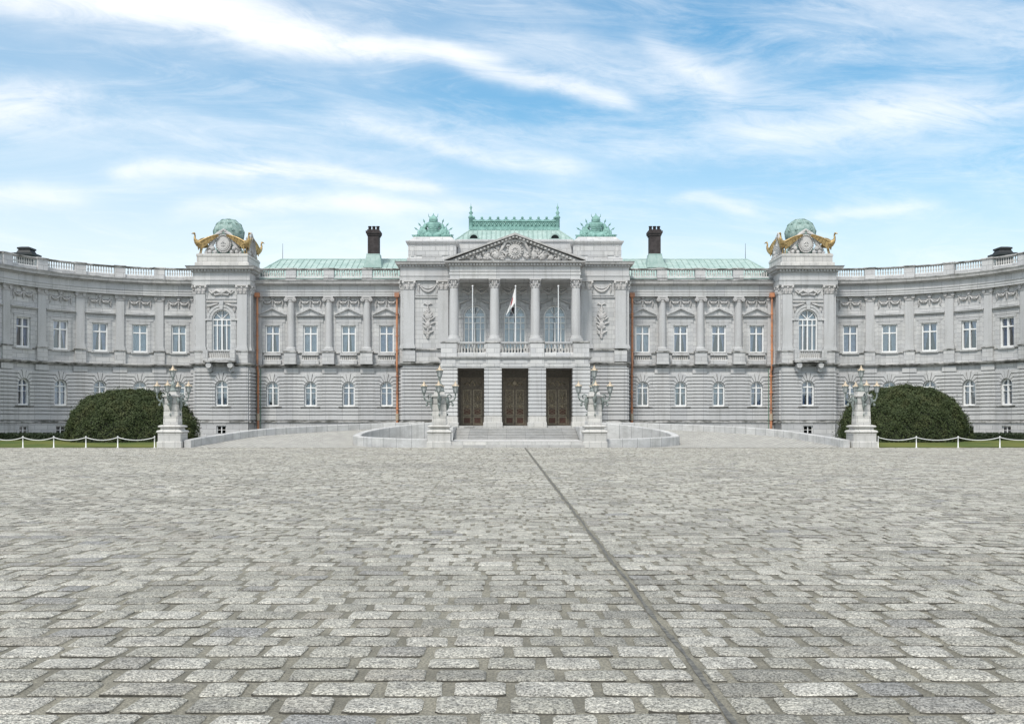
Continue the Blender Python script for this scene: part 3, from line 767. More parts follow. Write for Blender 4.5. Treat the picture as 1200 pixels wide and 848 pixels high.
def pedestal(M, u, v0, v1, hw, w0=-.32, w1=.30):
    mb = MB(); mb.use('stone'); mb.mbox(M, u-hw, u+hw, w0, w1, v0, v1-.16); mb.use('stone_ledge'); mb.sweep(M, u-hw-.06, u+hw+.06, [(w0-.05, v1-.16), (w1+.03, v1-.16), (w1+.08, v1-.10), (w1+.08, v1-.03), (w1+.02, v1+.02), (w0-.05, v1+.02)], True)
    return part('pedestal', mb, None, pal)

def entablature(M, u0, u1, step_in=0.0):
    mb = MB(); mb.use('stone_smooth')
    mb.sweep(M, u0, u1, [(0, ZARC), (.46, ZARC), (.46, ZARC+.2), (.50, ZARC+.2), (.50, ZARC+.38), (.56, ZARC+.44), (.42, ZARC+.46), (.42, ZC0), (0, ZC0)])
    part('entablature', mb, None, pal)
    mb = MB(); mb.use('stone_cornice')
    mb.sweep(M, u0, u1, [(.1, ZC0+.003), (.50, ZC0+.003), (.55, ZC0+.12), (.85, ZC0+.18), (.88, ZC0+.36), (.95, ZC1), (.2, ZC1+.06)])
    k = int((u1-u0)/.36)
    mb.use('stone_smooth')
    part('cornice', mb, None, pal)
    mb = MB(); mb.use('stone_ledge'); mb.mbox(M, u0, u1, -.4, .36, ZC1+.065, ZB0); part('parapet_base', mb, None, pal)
def stringc(M, u0, u1):
    mb = MB(); mb.use('stone_ledge')
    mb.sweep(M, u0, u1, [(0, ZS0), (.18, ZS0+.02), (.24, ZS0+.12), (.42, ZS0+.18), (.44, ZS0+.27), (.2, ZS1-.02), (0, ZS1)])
    part('string_course', mb, None, pal)
def plinth(M, u0, u1):
    mb = MB(); mb.use('stone_ledge'); mb.sweep(M, u0, u1, [(0, ZP-.10), (.22, ZP-.10), (.22, ZP), (.16, ZP+.05), (0, ZP+.12)])
    mb.use('stone'); mb.sweep(M, u0, u1, [(.14, -.2), (.14, ZP-.10), (0, ZP-.10)], False, True)
    part('plinth', mb, None, pal)

# ---- flat ranges
for sg in (-1, 1):
    u0, u1 = (sg*25.6, sg*10.4) if sg < 0 else (10.4, 25.6)
    ws = sorted(sg*x for x in wx)
    mb = MB(); mb.use('stone')
    openwall(mb, MF, u0, u1, ZP, ZS1, [(x, AR, VSILL, VS, True) for x in ws], .32)
    openwall(mb, MF, u0, u1, ZS1, ZB0, [(x, WHW, 8.52, 8.52+WH, False) for x in ws], .3)
    mb.use('stone_rustic'); rustic(mb, MF, u0, u1, ws)
    part('wall', mb, None, pal)
    stringc(MF, u0, u1); plinth(MF, u0, u1); entablature(MF, u0, u1)
    for x in ws:
        window(KA, MF, x, 8.52, [('surround', SA)]); window(KC, MF, x, VSILL, [('sill', KC['s'])])
        garland(MF, x, 12.78+.18)
        balustrade(MF, x-.85, x+.85, ZS1+.02, 8.36, .10, False, .2, .12, .42, .11, 'window_balustrade', 'stone')
    mb = MB(); mb.use('stone_ledge'); mb.sweep(MF, u0, u1, [(0, 8.44), (.12, 8.46), (.12, 8.54), (0, 8.58)]); part('sill_band', mb, None, pal)
    for x in cxs:
        link('column', IONIC, pal, Matrix.Translation((sg*x, WY-.22, ZPED)))
        mb = MB(); mb.use('stone'); mb.mbox(MF, sg*x-.58, sg*x+.58, 0, .72, ZS1+.003, ZPED-.16); mb.mbox(MF, sg*x-.62, sg*x+.62, 0, .76, ZS1+.002, ZS1+.2)
        mb.use('stone_ledge'); mb.mbox(MF, sg*x-.64, sg*x+.64, 0, .78, ZPED-.16, ZPED-.004); part('column_pedestal', mb, None, pal)
    for x in (10.85, 25.05):
        link('pilaster', PIL_W, pal, at(MF, sg*x, ZPED))
        mb = MB(); mb.use('stone'); mb.mbox(MF, sg*x-.45, sg*x+.45, 0, .3, ZS1+.003, ZPED-.004); part('pilaster_pedestal', mb, None, pal)
    us = sorted([sg*10.7]+[sg*x for x in cxs]+[sg*25.35])
    for x in us: pedestal(MF, x, ZB0, ZB1, .5)
    for a, b_ in zip(us[:-1], us[1:]): balustrade(MF, a+.52, b_-.52, ZB0, ZB1)

# ---- curved wings
for sg, M in ((-1, ML), (1, MR)):
    s_ = lambda a, b_: (min(sg*a, sg*b_), max(sg*a, sg*b_))
    u0, u1 = s_(-2.0, wing_end)
    ws = sorted(sg*x for x in wing_u)
    mb = MB(); mb.use('stone')
    bas = [(x, .46, .72, 1.45, False) for x in ws]
    openwall(mb, M, u0, u1, ZP, ZS1, [(x, AR, VSILL, VS, True) for x in ws], .32)
    openwall(mb, M, u0, u1, ZS1, ZB0, [(x, WHW, 8.52, 8.52+WH, False) for x in ws], .3)
    openwall(mb, M, u0, u1, -.2, ZP-.1, bas, .4, w=.14)
    mb.use('stone_rustic'); rustic(mb, M, u0, u1, ws)
    part('wall', mb, None, pal)
    stringc(M, u0, u1)
    mb = MB(); mb.use('stone_ledge'); mb.sweep(M, u0, u1, [(0, ZP-.10), (.22, ZP-.10), (.22, ZP), (.16, ZP+.05), (0, ZP+.12)]); part('plinth', mb, None, pal)
    entablature(M, u0, u1)
    for x in ws:
        window(KA, M, x, 8.52, [('surround', SB)]); window(KC, M, x, VSILL, [('sill', KC['s'])]); window(KF, M, x, .73, (), .14)
        garland(M, x, 12.78)
    mb = MB(); mb.use('stone_ledge'); mb.sweep(M, u0, u1, [(0, 8.40), (.10, 8.42), (.10, 8.50), (0, 8.53)]); part('sill_band', mb, None, pal)
    ps = [sg*(x-BAY/2) for x in wing_u[1:]]+[sg*(wing_u[-1]+BAY/2)]
    for x in ps+[sg*.12]:
        link('pilaster', PIL_W, pal, at(M, x, ZPED))
        mb = MB(); mb.use('stone'); mb.mbox(M, x-.50, x+.50, 0, .24, ZS1+.003, ZPED-.12); mb.use('stone_ledge'); mb.mbox(M, x-.56, x+.56, 0, .30, ZPED-.12, ZPED-.004); part('pilaster_pedestal', mb, None, pal)
    us = sorted([sg*(-.2)]+ps)
    for x in us: pedestal(M, x, ZB0, ZB1, .5)
    for a, b_ in zip(us[:-1], us[1:]):
        near = abs(a+b_)/2 > 9.5 and abs(a+b_)/2 < 17
        balustrade(M, a+.52, b_-.52, ZB0, ZB1, 0.0, near)

# ---- end towers carrying the globes
TX, TY, TH = 27.9, 97.5, 2.55
PIL_T = pilaster_mesh(14.82-8.58, .46, .18, .85, True)
for sg in (-1, 1):
    c = sg*TX; M = Flat(c, TY); x0, x1, y0, y1 = c-TH, c+TH, TY, 103.2
    mb = MB(); mb.use('stone')
    openwall(mb, M, -TH, TH, ZP, ZS1, [(0, AR, VSILL, VS, True)], .32)
    openwall(mb, M, -TH, TH, ZS1, 16.05, [(0, .91, 8.54, 11.57, True)], .4)
    openwall(mb, M, -TH, TH, -.2, ZP-.1, [(0, .46, .72, 1.45, False)], .4, w=.14)
    MS = [Flat(x1, y0, PI/2), Flat(x0, y1, -PI/2)]
    for q in MS: openwall(mb, q, 0, y1-y0, -.2, 16.05, [])
    mb.raw([(x0, y1, 10), (x1, y1, 10), (x1, y1, 16.05), (x0, y1, 16.05)], [(0, 1, 2, 3)])
    mb.use('stone_rustic'); rustic(mb, M, -TH, TH, [0.0])
    for q, a in ((MS[0], (0, 2.5)), (MS[1], (y1-y0-2.5, y1-y0))): rustic(mb, q, a[0], a[1], [])
    part('tower', mb, None, pal)
    for q, a, b_ in ((M, -TH, TH), (MS[0], 0, 2.5), (MS[1], y1-y0-2.5, y1-y0)):
        mb = MB(); mb.use('stone_ledge'); mb.sweep(q, a, b_, [(0, ZP-.10), (.22, ZP-.10), (.22, ZP), (.16, ZP+.05), (0, ZP+.12)]); part('plinth', mb, None, pal)
    mb = MB(); mb.use('stone_ledge'); mb.rect(x0, x1, y0, y1, [(0, ZS0), (.18, ZS0+.02), (.24, ZS0+.12), (.40, ZS0+.18), (.42, ZS0+.27), (.2, ZS1-.02), (0, ZS1)], False); part('string_course', mb, None, pal)
    # pedestal course and pilasters
    for s0 in (-1, 1):
        u = s0*(TH-.58)
        mb = MB(); mb.use('stone'); mb.mbox(M, u-.56, u+.56, 0, .22, ZS1+.003, 8.44); mb.use('stone_ledge'); mb.mbox(M, u-.6, u+.6, 0, .28, 8.44, 8.575); part('pilaster_pedestal', mb, None, pal)
        link('pilaster', PIL_T, pal, at(M, u, 8.58))
        q = MS[0] if s0 > 0 else MS[1]; us_ = .62 if s0 > 0 else (y1-y0-.62)
        link('pilaster', PIL_T, pal, at(q, us_, 8.58))
    window(KD, M, 0, 8.54, [('surround', KD['s'])]); window(KC, M, 0, VSILL, [('sill', KC['s'])]); window(KF, M, 0, .73, (), .14)
    # carved panel over the window
    mb = MB(); mb.use('stone')
    for a, b_, c_, d in ((-1.45, 1.45, 13.48, 13.58), (-1.45, 1.45, 14.66, 14.76), (-1.45, -1.36, 13.58, 14.66), (1.36, 1.45, 13.58, 14.66)): mb.mbox(M, a, b_, 0, .09, c_, d)
    mb.use('stone_carved')
    for s0 in (-1, 1):
        mb.tube([M(s0*.1, 14.1, .06), M(s0*.5, 14.3, .08), M(s0*.9, 14.0, .08), M(s0*1.2, 14.25, .05)], [.16, .13, .12, .05], 7)
        mb.tube([M(s0*.15, 13.95, .06), M(s0*.6, 13.85, .08), M(s0*.95, 14.35, .06)], [.1, .1, .05], 7)
        mb.tube([M(s0*1.05, 12.3, .05), M(s0*1.3, 12.75, .08), M(s0*.7, 12.95, .08), M(s0*.35, 13.05, .06)], [.05, .14, .12, .06], 7)
        mb.ball(M(s0*1.22, 12.5, .06), (.14, .1, .3), 8, 5)
    mb.ball(M(0, 14.12, .06), (.3, .12, .34), 10, 6)
    mb.mbox(M, -1.45, 1.45, 0, .12, 13.18, 13.32)
    part('carved_panel', mb, None, pal)
    # balcony on consoles
    mb = MB(); mb.use('stone_ledge'); mb.mbox(M, -1.5, 1.5, .05, 1.0, 7.42, 7.62)
    mb.use('stone')
    for s0 in (-1, 1):
        mb.tube([M(s0*1.02, 7.15, .12), M(s0*1.02, 7.15, .9)], .26, 12); mb.tube([M(s0*1.02, 6.72, .1), M(s0*1.02, 6.72, .55)], .2, 10); mb.mbox(M, s0*1.02-.2, s0*1.02+.2, .0, .5, 6.6, 7.41)
        mb.mbox(M, s0*1.28-.22, s0*1.28+.22, .5, .98, 7.62, 8.6)
    part('balcony', mb, None, pal)
    balustrade(M, -1.04, 1.04, 7.625, 8.55, .78, False, .22, .12, .2, .11, 'balcony_balustrade', 'stone')
    # entablature
    mb = MB(); mb.use('stone'); mb.mats.clear(); mb.use('stone_smooth'); mb.rect(x0, x1, y0, y1, [(0, 14.82), (.22, 14.82), (.24, 15.2), (.30, 15.26), (.16, 15.28), (.16, 16.0)], False)
    part('entablature', mb, None, pal)
    mb = MB(); mb.use('stone_cornice'); mb.rect(x0, x1, y0, y1, [(.1, 16.0), (.26, 16.0), (.26, 16.24), (.62, 16.30), (.66, 16.44), (.76, 16.58), (.1, 16.68)])
    mb.use('stone'); k = 19
    for i in range(k): u = lerp(-TH-.28, TH+.28, (i+.5)/k); mb.mbox(M, u-.08, u+.08, .25, .42, 16.08, 16.26)
    k = 8
    for q, a, b_ in ((MS[0], 0, 2.5), (MS[1], y1-y0-2.5, y1-y0)):
        for i in range(k): u = lerp(a, b_, (i+.5)/k); mb.mbox(q, u-.08, u+.08, .25, .42, 16.08, 16.26)
    part('cornice', mb, None, pal)
    mb = MB(); mb.use('stone_pale'); mb.rect(c-2.42, c+2.42, 97.65, 102.4, [(.16, 16.62), (.16, 16.95), (.06, 17.02), (0, 17.05), (0, 17.55), (.05, 17.6), (.05, 17.78), (-.05, 17.85)]); part('attic', mb, None, pal)
    # oval cartouches with scrolls, front and inner side
    def cartouche(q, w):
        mb = MB(); z = 18.85
        for r_, d, ww in ((.80, .1, .0), (.62, .16, .1), (.5, .10, .14)):
            mb.prism(q, [(r_*.92*math.cos(2*PI*i/22), z+r_*1.08*math.sin(2*PI*i/22)) for i in range(22)], w-.3+ww, w+ww)
        for i in range(26):
            a = 2*PI*i/26; mb.ball(q(.70*math.cos(a), z+.82*math.sin(a), w+.06), .085, 6, 4)
        for s0 in (-1, 1):
            mb.tube([q(s0*.12, z+1.08, w-.05), q(s0*.5, z+.98, w), q(s0*.85, z+.62, w), q(s0*.98, z+.15, w), q(s0*1.25, z-.3, w), q(s0*1.55, z-.62, w), q(s0*1.45, z-.92, w)], [.12, .17, .2, .2, .22, .2, .12], 8)
            for (a, b_, r_) in ((1.05, -.45, .26), (1.3, -.78, .24), (.8, -.8, .22), (1.05, .35, .2), (.95, .62, .16), (1.62, -.85, .16), (1.2, 0.0, .2), (.75, -1.0, .14)):
                mb.ball(q(s0*a, z+b_, w-.02), r_, 8, 5)
                mb.tube([q(s0*(a-.1), z+b_-.1, w+.1), q(s0*(a+.14), z+b_+.02, w+.16), q(s0*(a+.06), z+b_+.2, w+.12)], [.05, .09, .03], 6)
        for i in range(5): mb.ball(q((i-2)*.17, z+1.12+.10*(2-abs(i-2)), w-.02), .14, 7, 5)
        mb.tube([q(-.2, z+.0, w+.14), q(0, z+.25, w+.18), q(.2, z, w+.14)], .06, 6); mb.tube([q(0, z-.3, w+.14), q(0, z+.3, w+.17)], .06, 6)
        mb.tube([q(-.18, z-.22, w+.14), q(0, z-.1, w+.17), q(.18, z-.22, w+.14)], .05, 6)
        part('cartouche', mb, 'stone_carved', pal)
    cartouche(Flat(c, 98.1), .0)
    cartouche(Flat(c-sg*2.15, 100.0, -sg*(-PI/2) if sg < 0 else -PI/2), .0)

# ---- central block
PW, PY = 10.63, 97.0
M = Flat(0, PY)
mb = MB(); mb.use('stone')
for s0 in (-1, 1):
    a, b_ = (-PW, -6.3) if s0 < 0 else (6.3, PW)
    openwall(mb, M, a, b_, -.2, 16.55, [])
    q = Flat(PW, PY, PI/2) if s0 > 0 else Flat(-PW, 104, -PI/2)
    openwall(mb, q, 0, 7, -.2, 16.55, [])
    MI = Flat(s0*6.3, 97.0, PI/2) if s0 < 0 else Flat(s0*6.3, 97.6, -PI/2)
    openwall(mb, MI, 0, .6, 7.5, 16.55, [])
MI = Flat(0, 97.6)
openwall(mb, MI, -6.3, 6.3, 7.5, 16.55, [(x, 1.07, 7.9, 11.83, True) for x in (-3.83, 0, 3.83)], .45)
mb.use('stone_rustic')
for s0 in (-1, 1):
    a, b_ = (-PW, -6.3) if s0 < 0 else (6.3, PW); rustic(mb, M, a, b_, [], vtop=7.0)
    q = Flat(PW, PY, PI/2) if s0 > 0 else Flat(-PW, 104, -PI/2)
    rustic(mb, q, 0 if s0 > 0 else 4, 3 if s0 > 0 else 7, [], vtop=7.0)
part('central_block', mb, None, pal)
mb = MB(); mb.use('stone_ledge'); mb.rect(-PW, PW, PY, 104, [(0, ZS0+.1), (.16, ZS0+.12), (.3, ZS0+.25), (.32, ZS0+.34), (0, ZS0+.42)], False); part('string_course', mb, None, pal)
mb = MB(); mb.use('stone_ledge'); mb.rect(-PW, PW, PY, 104, [(0, 8.52), (.14, 8.56), (.16, 8.68), (0, 8.74)], False); part('sill_band', mb, None, pal)
mb = MB(); mb.use('stone_ledge'); mb.rect(-PW, PW, PY, 104, [(0, ZP-.10), (.22, ZP-.10), (.22, ZP), (.16, ZP+.05), (0, ZP+.12)], False); part('plinth', mb, None, pal)
PIL_C = pilaster_mesh(15.16-8.75, .5, .2, .85, True)
for s0 in (-1, 1):
    link('pilaster', PIL_C, pal, at(M, s0*(PW-.62), 8.75)); link('pilaster', PIL_C, pal, at(M, s0*6.78, 8.75))
    mb = MB(); mb.use('stone'); mb.mbox(M, s0*(PW-.62)-.6, s0*(PW-.62)+.6, 0, .26, ZS1+.12, 8.52); part('pilaster_pedestal', mb, None, pal)
    q = Flat(PW, PY, PI/2) if s0 > 0 else Flat(-PW, 104, -PI/2)
    link('pilaster', PIL_C, pal, at(q, .62 if s0 > 0 else 7-.62, 8.75))
    # swag panel and hanging trophy in relief
    u = s0*8.22
    mb = MB(); mb.use('stone')
    for a, b_, c_, d in ((-1.15, 1.15, 14.95, 15.05), (-1.15, 1.15, 13.75, 13.85), (-1.15, -1.06, 13.85, 14.95), (1.06, 1.15, 13.85, 14.95)): mb.mbox(M, u+a, u+b_, 0, .08, c_, d)
    mb.sweep(M, u-1.25, u+1.25, [(0, 13.5), (.12, 13.54), (.14, 13.62), (0, 13.66)])
    mb.use('stone_carved')
    k = 11
    mb.tube([M(u+lerp(-.8, .8, i/k), 14.75-.62*4*(i/k)*(1-i/k), .07) for i in range(k+1)], [.05+.07*math.sin(PI*i/k) for i in range(k+1)], 7)
    mb.tube([M(u+lerp(-.8, .8, i/k), 14.8-.38*4*(i/k)*(1-i/k), .05) for i in range(k+1)], .04, 6)
    for s1 in (-1, 1):
        mb.ball(M(u+s1*.82, 14.75, .07), .13, 8, 5); mb.tube([M(u+s1*.84, 14.7, .06), M(u+s1*.9, 14.3, .07), M(u+s1*.82, 14.0, .05)], [.07, .08, .03], 6)
    part('swag_panel', mb, None, pal)
    mb = MB(); rr = random.Random(5); v0 = 9.7
    mb.tube([M(u, 12.95, .06), M(u, 9.7, .06)], [.06, .1], 6)
    for s1 in (-1, 1): mb.tube([M(u, 12.85, .06), M(u+s1*.3, 13.02, .08), M(u+s1*.42, 12.9, .06)], [.04, .09, .03], 6)
    for i in range(26):
        f_ = rr.random(); wd = .75*math.sin(PI*min(1, f_*1.02+.03))**.7; v_ = 9.75+f_*2.9
        for s1 in (-1, 1):
            x = s1*rr.uniform(.05, 1)*wd; a = rr.uniform(.3, 1.2)
            mb.tube([M(u+x*.3, v_-.15, .05), M(u+x*.7, v_+.02, .12), M(u+x, v_+.2*a, .07)], [.05, .10, .03], 6)
    mb.ball(M(u, 11.8, .08), (.3, .14, .38), 10, 6); mb.ball(M(u, 11.0, .08), (.26, .14, .34), 10, 6); mb.ball(M(u, 12.35, .06), (.2, .12, .2), 8, 5)
    part('relief_trophy', mb, 'stone_carved', pal)
for x in (-3.83, 0, 3.83):
    window(KE, MI, x, 7.9, [('surround', KE['s'])])
    mb = MB(); mb.use('stone'); mb.sweep(MI, x-1.75, x+1.75, [(0, 13.55), (.14, 13.58), (.16, 13.68), (0, 13.72)]); mb.use('stone_carved')
    for s0 in (-1, 1):
        mb.tube([MI(x+s0*1.4, 12.55, .05), MI(x+s0*1.5, 13.1, .09), MI(x+s0*1.0, 13.25, .09), MI(x+s0*.5, 13.42, .06)], [.05, .13, .12, .05], 7)
        mb.tube([MI(x+s0*.15, 14.35, .05), MI(x+s0*.6, 14.0, .09), MI(x+s0*1.1, 14.3, .07), MI(x+s0*1.3, 14.05, .04)], [.1, .15, .12, .04], 7)
        mb.tube([MI(x+s0*.2, 14.2, .05), MI(x+s0*.75, 14.5, .08), MI(x+s0*1.2, 14.55, .05)], [.08, .09, .04], 7)
    mb.ball(MI(x, 14.3, .07), (.32, .13, .38), 10, 6)
    part('carved_panel', mb, None, pal)
# upper entablature of the central block + attic blocks
mb = MB(); mb.use('stone_smooth'); mb.rect(-PW, PW, PY, 104, [(0, 15.16), (.24, 15.16), (.26, 15.5), (.32, 15.58), (.18, 15.6), (.18, 16.42)], False); part('entablature', mb, None, pal)
mb = MB(); mb.use('stone_cornice'); mb.rect(-PW, PW, PY, 104, [(.1, 16.42), (.24, 16.42), (.26, 16.6), (.58, 16.66), (.62, 16.8), (.70, 16.92), (.1, 17.0)])
mb.use('stone')
for s0 in (-1, 1):
    for i in range(15): u = s0*lerp(6.6, PW+.25, (i+.5)/15); mb.mbox(M, u-.085, u+.085, .23, .42, 16.46, 16.62)
part('cornice', mb, None, pal)
for s0 in (-1, 1):
    c = s0*7.85
    mb = MB(); mb.use('stone'); mb.rect(c-2.28, c+2.28, 97.25, 101.5, [(.10, 16.95), (.10, 17.35), (0, 17.42), (0, 18.62), (.12, 18.70), (.22, 18.86), (.22, 18.96), (-.05, 19.02), (-.5, 19.45)])
    MQ = Flat(c, 97.25); mb.mbox(MQ, -1.55, 1.55, 0, .07, 17.62, 18.02); mb.mbox(MQ, -.95, .95, 0, .09, 17.44, 17.6); mb.mbox(MQ, -2.0, -1.72, 0, .06, 17.5, 18.5); mb.mbox(MQ, 1.72, 2.0, 0, .06, 17.5, 18.5)
    part('attic', mb, None, pal)
mb = MB(); mb.use('stone'); mb.rect(-5.5, 5.5, 98.6, 101.5, [(0, 16.95), (0, 19.05), (.12, 19.12), (.14, 19.3), (0, 19.36)]); part('attic', mb, None, pal)

# ---- portico: columns, entablature, pediment
PO = Flat(0, 94.45)
CORI = corinth_mesh(14.95-9.27, .44)
for x in (-5.63, -1.88, 1.88, 5.63):
    link('column', CORI, pal, Matrix.Translation((x, 94.45, 9.27)))
    mb = MB(); mb.use('stone'); mb.box(x-.62, x+.62, 93.83, 95.07, 7.72, 9.27); part('column_pedestal', mb, None, pal)
mb = MB(); mb.use('stone_smooth'); mb.rect(-5.98, 5.98, 94.05, 98, [(-.8, 14.95), (0, 14.95), (0, 15.28), (.06, 15.3), (.06, 15.55), (.12, 15.62), (.02, 15.64), (.02, 16.12)], False)
mb.box(-6.1, 6.1, 94.9, 97.6, 14.97, 15.2)
part('entablature', mb, None, pal)
PB = 16.12
mb = MB(); mb.use('stone_cornice'); mb.rect(-5.98, 5.98, 94.05, 98, [(0, PB), (.14, PB), (.16, PB+.2), (.46, PB+.26), (.5, PB+.42), (.2, PB+.46)])
mb.use('stone')
PF = Flat(0, 94.05)
for i in range(44): u = lerp(-6.1, 6.1, (i+.5)/44); mb.mbox(PF, u-.075, u+.075, .15, .32, PB+.04, PB+.2)
part('cornice', mb, None, pal)
ap = 19.1; e0 = PB+.46; hwp = 6.47
mb = MB(); mb.use('stone')
mb.prism(PF, [(-5.9, e0-.01), (5.9, e0-.01), (0, ap-.42)], -3.5, -.12)
mb.use('stone_cornice')
sl = (ap-e0)/hwp
for s0 in (-1, 1):
    mb.prism(PF, [(s0*hwp, e0), (s0*hwp, e0+.12), (0, ap), (0, ap-.20)], -3.4, .5)
    mb.prism(PF, [(s0*(hwp-.45), e0+.0), (s0*(hwp-.45), e0+.02+.0), (0, ap-.203), (0, ap-.42), (s0*(hwp-1.25), e0)], -3.0, .22)
    for i in range(17):
        f_ = (i+.5)/17; u = s0*(hwp-.9)*(1-f_); z = e0+(ap-.28-e0)*f_-.05
        mb.mbox(PF, u-.09, u+.09, .22, .42, z-.05, z+.10)
    # raking top in copper
pd = part('pediment', mb, None, pal)
mb = MB(); rr = random.Random(11); zc = e0+.95
TQ = Flat(0, 94.17)
for r_, d in ((.78, .10), (.60, .2), (.42, .26)): mb.prism(TQ, [(r_*math.cos(2*PI*i/24), zc+r_*math.sin(2*PI*i/24)) for i in range(24)], 0, d)
for i in range(18): a = 2*PI*i/18; mb.ball(TQ(.69*math.cos(a), zc+.69*math.sin(a), .16), .09, 6, 4)
for i in range(9): a = 2*PI*i/9; mb.ball(TQ(.24*math.cos(a), zc+.24*math.sin(a), .27), .09, 6, 4)
for i in range(5): mb.ball(TQ((i-2)*.22, zc+.92-.06*abs(i-2), .12), .16, 8, 5)
for s0 in (-1, 1):
    mb.tube([TQ(s0*.3, zc+.95, .1), TQ(s0*.85, zc+.8, .2), TQ(s0*1.15, zc+.3, .18), TQ(s0*1.4, zc-.3, .15), TQ(s0*1.15, zc-.75, .12)], [.12, .17, .16, .18, .08], 8)
    for i in range(70):                                  # flags, arms and foliage packed into the corners
        u = rr.uniform(.85, 5.0); hm = (1-(u+.35)/5.6)*(ap-e0-.75)
        if hm < .12: continue
        v_ = e0+.1+rr.random()*hm; L = rr.uniform(.2, .55); a = rr.choice([35, 50, 65, 110, 140, 20]); a = R(a+rr.uniform(-12, 12))
        du, dv = math.cos(a)*L, min(math.sin(a)*L, hm-(v_-e0)+.1)
        mb.tube([TQ(s0*u, v_, .05), TQ(s0*(u+du*.5), v_+dv*.5, .2), TQ(s0*(u+du), v_+dv, .1)], [.07, rr.uniform(.09, .16), .03], 6)
    for u, v_, r_ in ((1.75, .55, .34), (2.55, .42, .32), (3.3, .32, .26), (4.0, .22, .2), (2.1, .95, .24), (2.9, .72, .2)):
        mb.ball(TQ(s0*u, e0+v_, .1), (r_, .22, r_*1.1), 9, 6)
    mb.tube([TQ(s0*1.5, e0+.2, .1), TQ(s0*2.4, e0+1.2, .16)], [.06, .03], 6); mb.tube([TQ(s0*2.2, e0+.2, .1), TQ(s0*3.2, e0+.95, .16)], [.06, .03], 6)
link('carving', mb.mesh('carving', 'stone_carved'), pd)

# ---- porch below
BY = 92.5
PO = Flat(0, BY)
for i, x in enumerate((-6.0, -2.0, 2.0, 6.0)):
    mb = MB(); mb.use('stone_rustic'); hw = .75
    mb.box(x-hw+.07, x+hw-.07, BY+.07, BY+1.5, 1.29, 6.68)
    z = 2.35
    while z < 6.6:
        z1 = min(z+.345, 6.68); mb.rect(x-hw+.02, x+hw-.02, BY+.02, BY+1.48, [(0, z+.03), (.06, z+.04), (.06, z1-.04), (0, z1-.03)]); z = z1
    mb.use('stone_pale'); mb.rect(x-hw, x+hw, BY, BY+1.5, [(.12, 1.292), (.12, 1.75), (.06, 1.8), (.06, 2.25), (.0, 2.33)])
    part('pier', mb, None, pal)
mb = MB(); mb.use('stone')
mb.rect(-6.72, 6.72, BY, 97.0, [(-1.3, 6.68), (.0, 6.68), (.0, 6.8), (.04, 6.82), (.04, 7.0), (0, 7.02), (0, 7.48)], False)
for x in (-6, -2, 2, 6): mb.mbox(PO, x-.62, x+.62, 0, .08, 6.84, 7.46)
for x in (-4, 0, 4): mb.mbox(PO, x-1.1, x+1.1, 0, .05, 7.1, 7.4)
part('entablature', mb, None, pal)
mb = MB(); mb.use('stone_cornice'); mb.rect(-6.72, 6.72, BY, 97.0, [(0, 7.483), (.16, 7.5), (.2, 7.58), (.26, 7.64), (.26, 7.70), (0, 7.72)]); part('cornice', mb, None, pal)
mb = MB(); mb.use('ceiling_stone'); mb.box(-6.6, 6.6, BY+.7, 97.0, 6.69, 6.78); part('porch_ceiling', mb, None, pal)
mb = MB(); mb.use('ceiling_stone'); openwall(mb, Flat(0, 96.2), -6.6, 6.6, 1.29, 6.69, [(x, 1.12, 1.45, 6.0, False) for x in (-4, 0, 4)], .4)
for s0 in (-1, 1): mb.box(min(s0*6.6, s0*6.72), max(s0*6.6, s0*6.72), BY+1.5, 97.0, 1.29, 6.68)
part('porch_wall', mb, None, pal)
mb = MB(); mb.use('stone_step')
for x in (-4, 0, 4): mb.box(x-1.2, x+1.2, BY+.1, 96.6, 1.292, 1.46)
part('threshold', mb, None, pal)
for x in (-5.98, -2.0, 2.0, 5.98): pedestal(Flat(0, BY+.35), x, 7.72, 9.08, .72 if abs(x) > 3 else .62, -.36, .34)
for x in (-4, 0, 4): balustrade(Flat(0, BY+.35), x-1.36, x+1.36, 7.72, 9.06, 0, True, .27, .2, .36, .15, 'balustrade', 'stone')
